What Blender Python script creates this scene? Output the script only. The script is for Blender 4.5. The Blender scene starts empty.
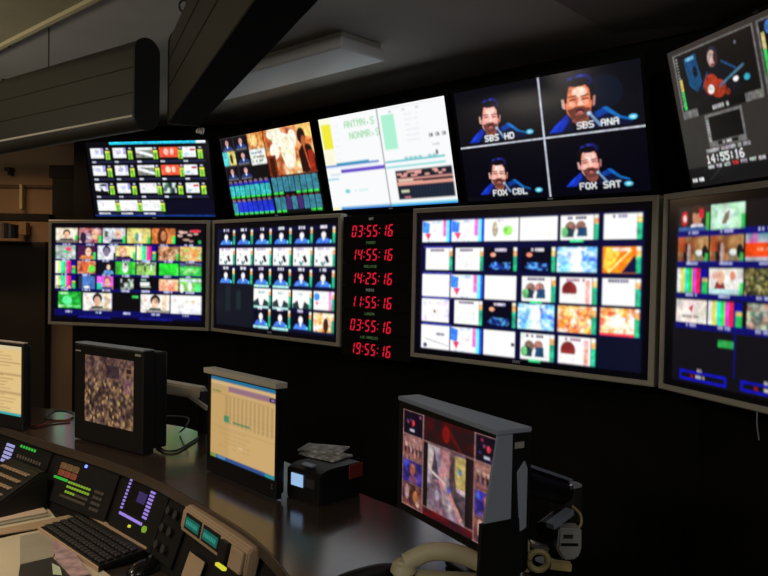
import bpy, bmesh, math, random
import numpy as np
from mathutils import Vector, Matrix
random.seed(7)
COL = bpy.context.scene.collection
PI = math.pi
D = math.radians

# ------------------------------------------------------------------ materials
def mat(name, col, rough=.5, metal=0., spec=.5, noise=0., nscale=8., bump=0., emit=None, es=1., coat=0.):
    m = bpy.data.materials.new(name); m.use_nodes = True
    nt = m.node_tree; b = nt.nodes['Principled BSDF']
    b.inputs['Base Color'].default_value = (*col, 1)
    b.inputs['Roughness'].default_value = rough
    b.inputs['Metallic'].default_value = metal
    b.inputs['Specular IOR Level'].default_value = spec
    b.inputs['Coat Weight'].default_value = coat
    if noise or bump:
        tc = nt.nodes.new('ShaderNodeTexCoord'); n = nt.nodes.new('ShaderNodeTexNoise')
        n.inputs['Scale'].default_value = nscale; n.inputs['Detail'].default_value = 6
        nt.links.new(tc.outputs['Object'], n.inputs['Vector'])
        if noise:
            r = nt.nodes.new('ShaderNodeValToRGB')
            r.color_ramp.elements[0].position = .3; r.color_ramp.elements[1].position = .7
            r.color_ramp.elements[0].color = (*[c*(1-noise) for c in col], 1)
            r.color_ramp.elements[1].color = (*[min(1, c*(1+noise)) for c in col], 1)
            nt.links.new(n.outputs['Fac'], r.inputs['Fac']); nt.links.new(r.outputs['Color'], b.inputs['Base Color'])
        if bump:
            bp = nt.nodes.new('ShaderNodeBump'); bp.inputs['Strength'].default_value = bump
            bp.inputs['Distance'].default_value = .004
            nt.links.new(n.outputs['Fac'], bp.inputs['Height']); nt.links.new(bp.outputs['Normal'], b.inputs['Normal'])
    if emit:
        b.inputs['Emission Color'].default_value = (*emit, 1); b.inputs['Emission Strength'].default_value = es
    return m

def wood_mat(name, c1, c2, rough, scale=(3, 40, 3)):
    m = mat(name, c1, rough); nt = m.node_tree; b = nt.nodes['Principled BSDF']
    tc = nt.nodes.new('ShaderNodeTexCoord'); mp = nt.nodes.new('ShaderNodeMapping')
    mp.inputs['Scale'].default_value = scale; mp.inputs['Rotation'].default_value = (0, 0, D(45))
    n = nt.nodes.new('ShaderNodeTexNoise'); n.inputs['Scale'].default_value = 1.5; n.inputs['Detail'].default_value = 8
    r = nt.nodes.new('ShaderNodeValToRGB')
    r.color_ramp.elements[0].position = .35; r.color_ramp.elements[1].position = .65
    r.color_ramp.elements[0].color = (*c1, 1); r.color_ramp.elements[1].color = (*c2, 1)
    nt.links.new(tc.outputs['Object'], mp.inputs[0]); nt.links.new(mp.outputs[0], n.inputs['Vector'])
    nt.links.new(n.outputs['Fac'], r.inputs['Fac']); nt.links.new(r.outputs['Color'], b.inputs['Base Color'])
    return m

def screen_mat(name, strength=1., rough=.2):
    m = bpy.data.materials.new(name); m.use_nodes = True
    nt = m.node_tree; b = nt.nodes['Principled BSDF']
    b.inputs['Base Color'].default_value = (.004, .004, .005, 1); b.inputs['Roughness'].default_value = rough
    a = nt.nodes.new('ShaderNodeAttribute'); a.attribute_name = 'picture'
    nt.links.new(a.outputs['Color'], b.inputs['Emission Color'])
    b.inputs['Emission Strength'].default_value = strength
    return m

M = {}
M['black'] = mat('black plastic', (.007, .007, .0075), .45, spec=.4)
M['blackm'] = mat('matt black board', (.008, .008, .008), .8, spec=.2, noise=.3, nscale=3)
M['gloss'] = mat('gloss black plastic', (.008, .008, .009), .2)
M['darkgrey'] = mat('dark grey plastic', (.03, .03, .032), .5)
M['silver'] = mat('silver grey frame paint', (.60, .57, .47), .5, metal=.1)
M['alu'] = mat('brushed aluminium', (.5, .5, .5), .35, metal=.9)
M['greymetal'] = mat('grey painted metal', (.27, .32, .42), .5)
M['beige'] = mat('beige plastic', (.42, .31, .20), .5)
M['beige2'] = mat('cream phone plastic', (.50, .46, .30), .45)
M['yellowed'] = mat('yellowed plastic', (.50, .42, .18), .5)
M['ceiling'] = mat('painted ceiling', (.34, .325, .30), .9, noise=.06, nscale=3, bump=.1)
M['soffit'] = mat('soffit in warm lamplight', (.30, .27, .17), .85, noise=.05)  # olive base colour holds the warm lamplight on this soffit
M['soffit2'] = mat('brown soffit board', (.17, .15, .13), .85, noise=.05)
M['trimlight'] = mat('cream trim paint', (.5, .44, .26), .6)
M['wall'] = mat('tan painted wall', (.30, .20, .12), .85, noise=.12, nscale=2)
M['door'] = wood_mat('dark stained panel', (.026, .019, .014), (.034, .025, .018), .6)
M['floor'] = mat('dark carpet', (.02, .02, .022), .95, noise=.3, nscale=200)
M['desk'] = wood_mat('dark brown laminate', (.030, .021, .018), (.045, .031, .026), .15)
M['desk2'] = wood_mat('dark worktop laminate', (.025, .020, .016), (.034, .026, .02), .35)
M['housing'] = mat('black satin housing', (.028, .026, .019), .5)
M['housingb'] = mat('black housing end cap', (.008, .008, .008), .6)
M['diffuser'] = mat('white frosted diffuser', (.72, .76, .80), .5)
M['lampbody'] = mat('lamp body paint', (.50, .49, .44), .6)
M['paper'] = mat('tan lit paper', (.62, .50, .38), .8, noise=.04, nscale=5)
M['paper2'] = mat('cream paper', (.55, .50, .36), .8, noise=.05, nscale=6)
M['paper3'] = mat('grey green paper', (.32, .31, .24), .7, noise=.1, nscale=9)
M['print'] = mat('newsprint sheet', (.5, .5, .48), .7, noise=.7, nscale=45)
M['rubber'] = mat('cable rubber', (.02, .02, .02), .6)
M['redcable'] = mat('red cable', (.25, .03, .02), .5)
M['bluelid'] = mat('pale grey cable', (.3, .3, .28), .5)
M['tankey'] = mat('tan keycap', (.35, .25, .16), .5)
M['screen'] = screen_mat('wall display picture')
M['screend'] = screen_mat('desk display picture', rough=.3)
def em(name, c, s=1.): return mat(name, (.01, .01, .01), .4, emit=c, es=s)
M['led_red'] = em('red digit led', (1, .012, .05), .75)
M['led_green'] = em('dim green label', (.10, .22, .07), .5)
M['led_white'] = em('dim white label', (.35, .35, .28), .4)
M['k_green'] = em('green lit key', (.06, .8, .08), .5)
M['k_lime'] = em('lime lit key', (.45, .8, .05), .42)
M['k_yel'] = em('yellow lit key', (.8, .8, .05), .8)
M['k_org'] = em('orange lit key', (.45, .22, .08), .25)
M['k_redo'] = em('red orange lit key', (.5, .10, .04), .35)
M['k_lav'] = em('lavender lit key', (.5, .5, .95), .65)
M['k_vio'] = em('violet lit key', (.45, .30, 1), .7)
M['k_blue'] = em('blue indicator', (.12, .2, 1), 2.5)
M['k_teal'] = em('teal lcd', (.0, .30, .22), .3)
M['k_tealt'] = em('teal lcd text', (.05, .6, .5), .4)
M['k_lcd'] = em('pale blue lcd', (.35, .55, .85), .9)
M['k_lcdb'] = em('blue lcd', (.10, .16, .45), .5)
M['k_tan'] = em('tan backlit key', (.30, .20, .12), .12)
M['logo'] = mat('faintly glowing logo print', (.45, .45, .5), .5, emit=(.3, .3, .4), es=.12)  # printed logo given a faint glow of its own
M['label'] = mat('grey label', (.30, .30, .28), .5)

# ------------------------------------------------------------------ mesh helpers
def bx(bm, x0, x1, y0, y1, z0, z1, bev=0., seg=2):
    v = [bm.verts.new(p) for p in ((x0,y0,z0),(x1,y0,z0),(x1,y1,z0),(x0,y1,z0),(x0,y0,z1),(x1,y0,z1),(x1,y1,z1),(x0,y1,z1))]
    fs = [bm.faces.new([v[i] for i in q]) for q in ((3,2,1,0),(4,5,6,7),(0,1,5,4),(1,2,6,5),(2,3,7,6),(3,0,4,7))]
    if bev:
        es = list({e for f in fs for e in f.edges})
        bmesh.ops.bevel(bm, geom=es, offset=bev, segments=seg, affect='EDGES', profile=.6)
def prism(bm, pts, axis, a, b, bev=0.):
    """closed outline pts (2D) extruded along an axis from a to b"""
    def P(p, t):
        return {'x': (t, p[0], p[1]), 'y': (p[0], t, p[1]), 'z': (p[0], p[1], t)}[axis]
    A = [bm.verts.new(P(p, a)) for p in pts]; B = [bm.verts.new(P(p, b)) for p in pts]
    fs = [bm.faces.new(A), bm.faces.new(B)]
    n = len(pts)
    for i in range(n): fs.append(bm.faces.new((A[i], A[(i+1) % n], B[(i+1) % n], B[i])))
    if bev:
        bmesh.ops.bevel(bm, geom=list({e for f in fs for e in f.edges}), offset=bev, segments=2, affect='EDGES')
def cyl(bm, c, r, h, axis='z', n=24, r2=None):
    r2 = r if r2 is None else r2
    m = {'z': Matrix(), 'y': Matrix.Rotation(-PI/2, 4, 'X'), 'x': Matrix.Rotation(PI/2, 4, 'Y')}[axis]
    m = Matrix.Translation(c) @ m
    bmesh.ops.create_cone(bm, cap_ends=True, segments=n, radius1=r, radius2=r2, depth=h, matrix=m)
def tube(bm, pts, r, n=8, sub=6):
    P = [Vector(p) for p in pts]; P = [2*P[0]-P[1]] + P + [2*P[-1]-P[-2]]; C = []
    for i in range(1, len(P)-2):
        a, b, c, d = P[i-1:i+3]
        for k in range(sub):
            t = k/sub; C.append(.5*(2*b+(c-a)*t+(2*a-5*b+4*c-d)*t*t+(3*b-a-3*c+d)*t**3))
    C.append(P[-2]); rings = []
    up = Vector((0, 0, 1))
    for i, p in enumerate(C):
        T = (C[min(i+1, len(C)-1)]-C[max(i-1, 0)]).normalized()
        u = T.cross(up)
        if u.length < .1: u = T.cross(Vector((1, 0, 0)))
        u.normalize(); w = T.cross(u)
        rings.append([bm.verts.new(p+u*r*math.cos(2*PI*k/n)+w*r*math.sin(2*PI*k/n)) for k in range(n)])
    for a, b in zip(rings, rings[1:]):
        for k in range(n): bm.faces.new((a[k], a[(k+1) % n], b[(k+1) % n], b[k]))
    bm.faces.new(rings[0]); bm.faces.new(rings[-1])
def ring(bm, W, H, t, y0, y1, cham=0.):
    """rectangular frame centred at the origin in xz; t border width"""
    o = [(-W/2, -H/2), (W/2, -H/2), (W/2, H/2), (-W/2, H/2)]
    i = [(-W/2+t, -H/2+t), (W/2-t, -H/2+t), (W/2-t, H/2-t), (-W/2+t, H/2-t)]
    c = cham
    oc = [(-W/2+c, -H/2+c), (W/2-c, -H/2+c), (W/2-c, H/2-c), (-W/2+c, H/2-c)]
    L = []
    for pts, y in ((o, y1), (o, y0+c), (oc, y0), (i, y0), (i, y1)): L.append([bm.verts.new((p[0], y, p[1])) for p in pts])
    for a, b in zip(L, L[1:]+L[:1]):
        for k in range(4): bm.faces.new((a[k], a[(k+1) % 4], b[(k+1) % 4], b[k]))

def obj(name, bm, m, parent=None, smooth=False, loc=None, rot=None):
    bmesh.ops.recalc_face_normals(bm, faces=bm.faces)
    me = bpy.data.meshes.new(name); bm.to_mesh(me); bm.free()
    me.materials.append(M[m] if isinstance(m, str) else m)
    if smooth:
        me.polygons.foreach_set('use_smooth', [True]*len(me.polygons))
        try: me.set_sharp_from_angle(angle=D(35))
        except Exception: pass
    o = bpy.data.objects.new(name, me); COL.objects.link(o)
    if parent: o.parent = parent
    if loc: o.location = loc
    if rot: o.rotation_euler = rot
    return o
def tag(o, label=None, cat=None, group=None, kind=None):
    if label: o['label'] = label
    if cat: o['category'] = cat
    if group: o['group'] = group
    if kind: o['kind'] = kind
    return o
def thing(name, label, cat, loc=(0, 0, 0), rot=(0, 0, 0), group=None):
    o = bpy.data.objects.new(name, None); COL.objects.link(o); o.empty_display_size = .05
    o.location = loc; o.rotation_euler = rot if isinstance(rot, tuple) else (0, 0, rot)
    return tag(o, label, cat, group)
def struct(name, bm, m): return tag(obj(name, bm, m), kind='structure')
def B(*a, **k):
    bm = bmesh.new(); bx(bm, *a, **k); return bm
def N(): return bmesh.new()

# ------------------------------------------------------------------ lettering
F5 = {'A':'0E11111F111111','B':'1E11111E11111E','C':'0E11101010110E','D':'1E11111111111E','E':'1F10101E10101F','F':'1F10101E101010',
'G':'0E11101711110F','H':'1111111F111111','I':'0E04040404040E','J':'0702020202120C','K':'11121418141211','L':'1010101010101F','M':'111B1515111111',
'N':'11191915131311','O':'0E11111111110E','P':'1E11111E101010','Q':'0E11111115120D','R':'1E11111E141211','S':'0F10100E01011E','T':'1F040404040404',
'U':'1111111111110E','V':'11111111110A04','W':'111111151515 0A'.replace(' ', ''),'X':'11110A040A1111','Y':'11110A04040404','Z':'1F01020408101F',
'0':'0E11131519110E','1':'040C040404040E','2':'0E11010204081F','3':'1F02040201110E','4':'02060A121F0202','5':'1F101E0101110E','6':'0608101E11110E',
'7':'1F010204080808','8':'0E11110E11110E','9':'0E11110F01020C',':':'00040400040400',' ':'00000000000000','.':'000000000C0C00','-':'0000001F000000'}
def glyph(ch):
    s = F5.get(ch.upper(), F5[' ']); return [int(s[2*i:2*i+2], 16) for i in range(7)]
def text_bm(bm, s, x0, z0, h, y, depth=.0006, center=True):
    px = h/7; W = len(s)*6*px
    if center: x0 -= W/2
    for i, ch in enumerate(s):
        for r, row in enumerate(glyph(ch)):
            k = 0
            while k < 5:
                if row >> (4-k) & 1:
                    e = k
                    while e < 5 and row >> (4-e) & 1: e += 1
                    X = x0+(i*6+k)*px; Z = z0+(6-r)*px
                    bx(bm, X, X+(e-k)*px, y-depth, y, Z, Z+px); k = e
                else: k += 1

# ------------------------------------------------------------------ pictures shown on displays (painted on the screen's own vertices)
class Pic:
    SS = 2
    def __init__(s, w, h, bg, ext=(0, 0, 1, 1)):
        s.w, s.h = w*s.SS, h*s.SS; s.a = np.zeros((s.h, s.w, 3)); s.a[:] = np.array(bg)/255
        s.e = ext; s.rng = np.random.RandomState(3)
        yy, xx = np.mgrid[0:s.h, 0:s.w]
        s.U = ext[0]+(xx+.5)/s.w*(ext[2]-ext[0]); s.V = ext[1]+(yy+.5)/s.h*(ext[3]-ext[1])
    def box(s, u0, v0, u1, v1):
        e = s.e
        a = int(max(0, (min(u0, u1)-e[0])/(e[2]-e[0])*s.w)); b = int(min(s.w, math.ceil((max(u0, u1)-e[0])/(e[2]-e[0])*s.w)))
        c = int(max(0, (min(v0, v1)-e[1])/(e[3]-e[1])*s.h)); d = int(min(s.h, math.ceil((max(v0, v1)-e[1])/(e[3]-e[1])*s.h)))
        return slice(c, max(c, d)), slice(a, max(a, b))
    def rect(s, u0, v0, u1, v1, col, al=1.):
        q = s.box(u0, v0, u1, v1); s.a[q] = s.a[q]*(1-al)+np.array(col)/255*al
    def ell(s, cu, cv, ru, rv, col, al=1., clip=None):
        q = s.box(cu-ru, cv-rv, cu+ru, cv+rv); m = ((s.U[q]-cu)/ru)**2+((s.V[q]-cv)/rv)**2 < 1
        if clip: m &= (s.U[q] > clip[0]) & (s.U[q] < clip[2]) & (s.V[q] > clip[1]) & (s.V[q] < clip[3])
        s.a[q][m] = s.a[q][m]*(1-al)+np.array(col)/255*al
    def poly(s, pts, col, al=1., clip=None):
        us = [p[0] for p in pts]; vs = [p[1] for p in pts]; q = s.box(min(us), min(vs), max(us), max(vs))
        U, V = s.U[q], s.V[q]; m = np.zeros(U.shape, bool); n = len(pts)
        for i in range(n):
            (x1, y1), (x2, y2) = pts[i], pts[(i+1) % n]
            if y1 == y2: continue
            c = ((y1 > V) != (y2 > V)) & (U < (x2-x1)*(V-y1)/(y2-y1)+x1); m ^= c
        if clip: m &= (U > clip[0]) & (U < clip[2]) & (V > clip[1]) & (V < clip[3])
        s.a[q][m] = s.a[q][m]*(1-al)+np.array(col)/255*al
    def line(s, u0, v0, u1, v1, t, col, al=1.):
        asp = 16/9; dx, dy = (u1-u0)*asp, v1-v0; L = math.hypot(dx, dy); nx, ny = -dy/L*t/asp, dx/L*t
        s.poly([(u0+nx, v0+ny), (u1+nx, v1+ny), (u1-nx, v1-ny), (u0-nx, v0-ny)], col, al)
    def text(s, u, v, h, t, col, w=None):
        n = len(t)*6-1; w = w or h*n/7/ (16/9); pu, pv = w/n, h/7
        for i, ch in enumerate(t):
            for r, row in enumerate(glyph(ch)):
                for k in range(5):
                    if row >> (4-k) & 1: s.rect(u+(i*6+k)*pu, v+r*pv, u+(i*6+k+1)*pu, v+(r+1)*pv, col)
    def noise(s, u0, v0, u1, v1, cols, nu, nv, al=1.):
        q = s.box(u0, v0, u1, v1); sh = s.a[q].shape
        if sh[0] < 1 or sh[1] < 1: return
        g = np.array([cols[i] for i in s.rng.randint(0, len(cols), nu*nv)], float).reshape(nv, nu, 3)/255
        y = np.linspace(0, nv-1.001, sh[0]); x = np.linspace(0, nu-1.001, sh[1])
        yi, xi = y.astype(int), x.astype(int); fy, fx = (y-yi)[:, None, None], (x-xi)[None, :, None]
        y2, x2 = np.minimum(yi+1, nv-1), np.minimum(xi+1, nu-1)
        G = (g[yi][:, xi]*(1-fy)*(1-fx)+g[y2][:, xi]*fy*(1-fx)+g[yi][:, x2]*(1-fy)*fx+g[y2][:, x2]*fy*fx)
        s.a[q] = s.a[q]*(1-al)+G*al
    def grain(s, am=.35, px=7, gain=1.):
        # picture texture: broad and fine variation of the shown images
        r = np.random.RandomState(11); a = s.a
        for k, am2 in ((px*2, am), (px, am), (max(3, px//2), am*.7)):
            nh, nw = s.h//k+3, s.w//k+3; g = r.rand(nh, nw, 1)*.75+r.rand(nh, nw, 3)*.25
            yi = np.arange(s.h)/k; xi = np.arange(s.w)/k; y0 = yi.astype(int); x0 = xi.astype(int); fy = (yi-y0)[:, None, None]; fx = (xi-x0)[None, :, None]
            G = g[y0][:, x0]*(1-fy)*(1-fx)+g[y0+1][:, x0]*fy*(1-fx)+g[y0][:, x0+1]*(1-fy)*fx+g[y0+1][:, x0+1]*fy*fx
            lum = a.max(axis=2, keepdims=True); m = np.clip((lum-.15)*3, 0, 1)
            a = a*(1+(G-.5)*2*am2*m)
        s.a = np.clip(a*gain, 0, 1)
        return s
    def done(s, blur=0):
        a = s.a
        k = s.SS; a = np.clip(a, 0, 1)
        lin = np.where(a < .04045, a/12.92, ((a+.055)/1.055)**2.4)
        lin = lin.reshape(s.h//k, k, s.w//k, k, 3).mean(axis=(1, 3))
        for _ in range(blur):
            p = np.pad(lin, ((1, 1), (1, 1), (0, 0)), mode='edge')
            lin = (p[1:-1, 1:-1]*4+(p[:-2, 1:-1]+p[2:, 1:-1]+p[1:-1, :-2]+p[1:-1, 2:])*2+p[:-2, :-2]+p[2:, 2:]+p[:-2, 2:]+p[2:, :-2])/16
        return lin
def screen(name, pic, W, H, m, parent, y=0., z=0., blur=1, gain=1.):
    """a flat panel W x H in the local xz plane whose vertices carry the picture"""
    L = pic.done(blur)*gain; h, w = L.shape[:2]
    xs = np.linspace(-W/2, W/2, w); zs = np.linspace(H/2, -H/2, h)+z
    co = np.zeros((h, w, 3), np.float32); co[:, :, 0] = xs[None, :]; co[:, :, 1] = y; co[:, :, 2] = zs[:, None]
    idx = np.arange(h*w).reshape(h, w)
    q = np.stack([idx[:-1, :-1], idx[1:, :-1], idx[1:, 1:], idx[:-1, 1:]], -1).reshape(-1, 4).astype(np.int32)
    me = bpy.data.meshes.new(name); me.vertices.add(h*w); me.vertices.foreach_set('co', co.ravel())
    me.loops.add(q.size); me.loops.foreach_set('vertex_index', q.ravel())
    me.polygons.add(len(q)); me.polygons.foreach_set('loop_start', np.arange(0, q.size, 4, dtype=np.int32))
    me.update(calc_edges=True)
    at = me.attributes.new('picture', 'FLOAT_COLOR', 'POINT')
    at.data.foreach_set('color', np.concatenate([L, np.ones((h, w, 1))], 2).astype(np.float32).ravel())
    me.materials.append(M[m]); me.validate()
    o = bpy.data.objects.new(name, me); COL.objects.link(o); o.parent = parent
    return o

SK = (232, 176, 150)
def suit(c, u0, v0, u1, v1, bg=(6, 8, 22), suitc=(35, 75, 170), skin=SK):
    w, h = u1-u0, v1-v0; cl = (u0, v0, u1, v1)
    c.rect(u0, v0, u1, v1, bg)
    c.poly([(u0+.05*w, v1), (u0+.2*w, v0+.72*h), (u0+.42*w, v0+.6*h), (u0+.62*w, v0+.6*h), (u0+.85*w, v0+.78*h), (u0+.95*w, v1)], suitc, clip=cl)
    c.ell(u0+.48*w, v0+.30*h, .15*w, .22*h, (20, 18, 40), clip=cl)
    c.ell(u0+.5*w, v0+.42*h, .13*w, .22*h, skin, clip=cl)
    c.rect(u0+.46*w, v0+.62*h, u0+.54*w, v0+.8*h, (220, 220, 235))
def bars(c, u0, v0, u1, v1, meter=True):
    w = u1-u0; e = u1-(.22*w if meter else 0)
    cols = [(235, 235, 235), (225, 225, 90), (60, 230, 210), (50, 225, 70), (240, 70, 210), (235, 40, 70)]
    for i, k in enumerate(cols): c.rect(u0+(e-u0)*i/6, v0, u0+(e-u0)*(i+1)/6, v1, k)
    if meter:
        c.rect(e, v0, u1, v1, (10, 10, 150)); c.rect(e+.06*w, v0+.4*(v1-v0), u1, v1, (40, 190, 90)); c.rect(e+.06*w, v0+.4*(v1-v0), u1, v0+.52*(v1-v0), (210, 190, 110))
def photo(c, u0, v0, u1, v1, pal, nu=6, nv=5, seed=None):
    if seed is not None: c.rng = np.random.RandomState(seed)
    c.noise(u0, v0, u1, v1, pal, nu, nv); c.noise(u0, v0, u1, v1, pal, nu*2+1, nv*2+1, .4)
def person(c, u0, v0, u1, v1, bg, top, hair=(60, 35, 25), skin=SK, cx=.5, s=1.):
    w, h = u1-u0, v1-v0; cl = (u0, v0, u1, v1)
    c.rect(u0, v0, u1, v1, bg)
    c.poly([(u0+(cx-.4*s)*w, v1), (u0+(cx-.28*s)*w, v0+.72*h), (u0+(cx+.28*s)*w, v0+.72*h), (u0+(cx+.4*s)*w, v1)], top, clip=cl)
    c.ell(u0+cx*w, v0+.34*h, .17*s*w, .27*h*s, hair, clip=cl); c.ell(u0+cx*w, v0+.46*h, .125*s*w, .25*h*s, skin, clip=cl)
    c.rect(u0+(cx-.08)*w, v0+.42*h, u0+(cx+.08)*w, v0+.45*h, (120, 70, 60), .6)
def mono(c, u0, v0, u1, v1, bg=(238, 245, 240), seed=0):
    w, h = u1-u0, v1-v0; cl = (u0, v0, u1, v1); c.rect(u0, v0, u1, v1, bg)
    r = random.Random(seed)
    c.poly([(u0+.55*w, v0+.5*h), (u0+.72*w, v0+.4*h), (u0+.85*w, v0+.8*h), (u0+.7*w, v0+.85*h)], (15, 20, 30), clip=cl)
    for k in range(5): c.ell(u0+r.uniform(.1, .6)*w, v0+r.uniform(.55, .95)*h, .05*w, .1*h, (60, 110, 110), clip=cl)
    c.ell(u0+.3*w, v0+.4*h, .04*w, .12*h, (150, 170, 170), clip=cl)
def meter(c, u0, v0, u1, v1, f=.35):
    c.rect(u0, v0, u1, v1, (35, 150, 110)); c.rect(u0, v0, u1, v0+f*(v1-v0), (215, 150, 90))
    c.rect(u0, v0, u1, v0+.12*(v1-v0), (225, 220, 190))
def mark(c, uc, v, w, h=.018, col=(200, 205, 235), al=.8):
    n = 7; r = random.Random(int(uc*1000+v*77))
    for k in range(n):
        if r.random() < .82: c.rect(uc-w/2+w*k/n, v, uc-w/2+w*(k+.75)/n, v+h, col, al)

# ---- lower row
def pic_news():
    c = Pic(320, 186, (2, 2, 6), (.018, .03, .982, .97))
    c.rect(.045, .08, .955, .93, (3, 3, 22))
    for a, b in ((.055, .215), (.221, .245), (.367, .39), (.503, .53), (.643, .668), (.845, .90)): c.rect(.045, a, .95, b, (8, 10, 84) if a > .1 else (3, 3, 16))
    R = [(.085, .215), (.245, .37), (.39, .505), (.53, .645), (.675, .84)]
    r1 = [(.05, .187), (.199, .339), (.35, .488), (.501, .642), (.652, .791), (.803, .944)]
    r2 = [(.049, .176), (.19, .304), (.319, .427), (.432, .552), (.561, .675), (.692, .813), (.822, .946)]
    for a, b in r1: c.rect(a-.004, .075, b+.006, .225, (3, 3, 14))
    y0, y1 = R[0]
    person(c, *(r1[0][0], y0, r1[0][1], y1), (232, 215, 195), (50, 55, 50)); c.rect(.172, .15, .187, .215, (40, 210, 90)); c.rect(.05, .195, .187, .215, (120, 110, 105))
    photo(c, r1[1][0], y0, r1[1][1], y1, [(190, 60, 50), (240, 170, 150), (90, 30, 50), (200, 190, 200)], 7, 5, 2); c.ell(.30, .14, .02, .05, SK); c.ell(.225, .17, .02, .05, (40, 30, 60)); c.rect(.325, .15, .339, .215, (40, 210, 90))
    person(c, r1[2][0], y0, r1[2][1], y1, (190, 190, 205), (25, 30, 60), hair=(220, 190, 150), cx=.7); c.rect(.36, .11, .38, .16, (70, 90, 70)); c.rect(.475, .15, .488, .215, (40, 210, 90))
    photo(c, r1[3][0], y0, r1[3][1], y1, [(200, 190, 110), (215, 200, 130), (185, 185, 105)], 6, 4, 4); c.ell(.56, .16, .012, .04, (90, 150, 120)); c.ell(.58, .16, .01, .045, (230, 230, 210)); c.rect(.628, .16, .642, .215, (40, 210, 90))
    photo(c, r1[4][0], y0, r1[4][1], y1, [(190, 110, 50), (230, 150, 80), (160, 80, 40)], 5, 4, 5); c.ell(.715, .16, .03, .09, (70, 30, 20)); c.ell(.722, .15, .016, .045, (200, 130, 90)); c.rect(.777, .15, .791, .215, (40, 210, 90))
    c.rect(r1[5][0], y0, r1[5][1], y1, (8, 8, 12))
    for k in range(14): c.ell(random.uniform(.815, .93), random.uniform(.1, .2), .014, .009, (210, 170, 165), .8)
    c.ell(.91, .105, .03, .012, (210, 50, 70)); c.rect(.93, .19, .943, .215, (40, 180, 90))
    y0, y1 = R[1]
    photo(c, *(r2[0][0], y0, r2[0][1], y1), [(190, 195, 190), (150, 160, 155), (200, 200, 205), (90, 140, 110)], 9, 7, 6); c.ell(.13, .28, .02, .02, (230, 60, 110)); c.ell(.11, .30, .015, .015, (60, 200, 120))
    person(c, r2[1][0], y0, r2[1][1], y1, (70, 25, 70), (200, 120, 60), hair=(40, 20, 20), cx=.6, s=1.3); c.rect(.29, .31, .304, .37, (40, 210, 90))
    person(c, r2[2][0], y0, r2[2][1], y1, (225, 225, 240), (235, 235, 245), hair=(40, 35, 60), skin=(120, 110, 140), cx=.5, s=1.3); c.rect(.416, .31, .427, .37, (20, 60, 80))
    person(c, r2[3][0], y0, r2[3][1], y1, (235, 220, 150), (30, 25, 40), hair=(220, 160, 90), cx=.35, s=1.3); c.rect(.535, .30, .552, .37, (90, 220, 120)); c.rect(.44, .355, .54, .37, (60, 30, 90))
    bars(c, r2[4][0], y0, r2[4][1], y1)
    photo(c, *(r2[5][0], y0, r2[5][1], y1), [(140, 70, 40), (230, 200, 150), (60, 30, 25), (200, 100, 60), (240, 235, 200)], 8, 5, 8); c.rect(.80, .31, .813, .37, (40, 210, 90))
    photo(c, *(r2[6][0], y0, r2[6][1], y1), [(230, 120, 50), (220, 220, 120), (130, 200, 110), (240, 160, 80), (220, 230, 210)], 6, 5, 9)
    y0, y1 = R[2]
    bars(c, r2[0][0], y0, r2[0][1], y1)
    photo(c, r2[1][0], y0, r2[1][1], y1, [(200, 80, 50), (220, 140, 100), (120, 60, 40), (220, 200, 160)], 6, 5, 10); c.ell(.245, .44, .02, .045, (210, 90, 60)); c.ell(.28, .46, .022, .035, (100, 220, 70))
    person(c, r2[2][0], y0, r2[2][1], y1, (14, 14, 28), (90, 150, 200), cx=.62, s=.8)
    c.rect(r2[3][0], y0, r2[3][1], y1, (60, 185, 60)); c.ell(.49, .44, .018, .05, (225, 225, 220)); c.ell(.492, .41, .008, .014, (60, 40, 40)); c.rect(.535, .45, .548, .5, (50, 230, 90))
    c.rect(r2[4][0], y0, r2[4][1], y1, (140, 185, 95)); c.noise(r2[4][0], y0, r2[4][1], y0+.03, [(220, 220, 210), (60, 90, 50)], 14, 2); c.ell(.612, .45, .006, .03, (60, 60, 40)); c.ell(.65, .44, .006, .03, (230, 230, 230))
    c.rect(.70, y0+.01, .813, y1, (40, 210, 50)); c.rect(.80, y0+.04, .813, y1, (80, 230, 90))
    c.rect(r2[6][0], y0, r2[6][1], y1, (50, 180, 70)); c.noise(r2[6][0], y0, r2[6][1], y0+.03, [(60, 110, 170), (90, 60, 60)], 10, 2); c.noise(.83, .44, .93, .49, [(50, 180, 70), (140, 210, 130)], 8, 3)
    y0, y1 = R[3]
    bars(c, r2[0][0], y0, r2[0][1], y1); c.noise(.052, .62, .16, .645, [(20, 20, 20), (240, 240, 240)], 10, 2, .6)
    c.rect(.2, y0, .3, y1, (70, 110, 180)); c.rect(.2, y0, .22, y1, (40, 50, 70)); c.ell(.25, .63, .02, .012, (230, 235, 240))
    person(c, .315, y0, .415, y1, (215, 90, 220), (190, 130, 90), hair=(170, 70, 60), cx=.65, s=1.3); c.rect(.315, .59, .345, .645, (50, 190, 170)); c.rect(.345, .625, .41, .645, (70, 50, 120))
    c.rect(.455, y0, .545, y1, (20, 25, 25)); c.noise(.465, .55, .54, .64, [(230, 235, 230), (60, 90, 70), (20, 20, 20), (180, 200, 190)], 7, 5)
    c.rect(.575, y0, .675, y1, (6, 6, 12)); c.rect(.585, .575, .64, .6, (225, 225, 225)); c.rect(.59, .545, .62, .56, (130, 170, 160)); c.poly([(.585, .6), (.64, .6), (.65, .62), (.59, .62)], (170, 175, 170))
    photo(c, .70, .545, .813, y1, [(240, 150, 120), (245, 210, 150), (235, 90, 60), (250, 230, 220)], 6, 4, 11)
    c.rect(r2[6][0], y0, r2[6][1], y1, (120, 190, 90)); c.ell(.882, .60, .012, .045, (235, 235, 225)); c.ell(.835, .62, .012, .04, (235, 235, 225)); c.ell(.93, .61, .02, .035, (80, 220, 120)); c.rect(.822, .54, .946, .558, (190, 200, 210))
    y0, y1 = R[4]
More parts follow.
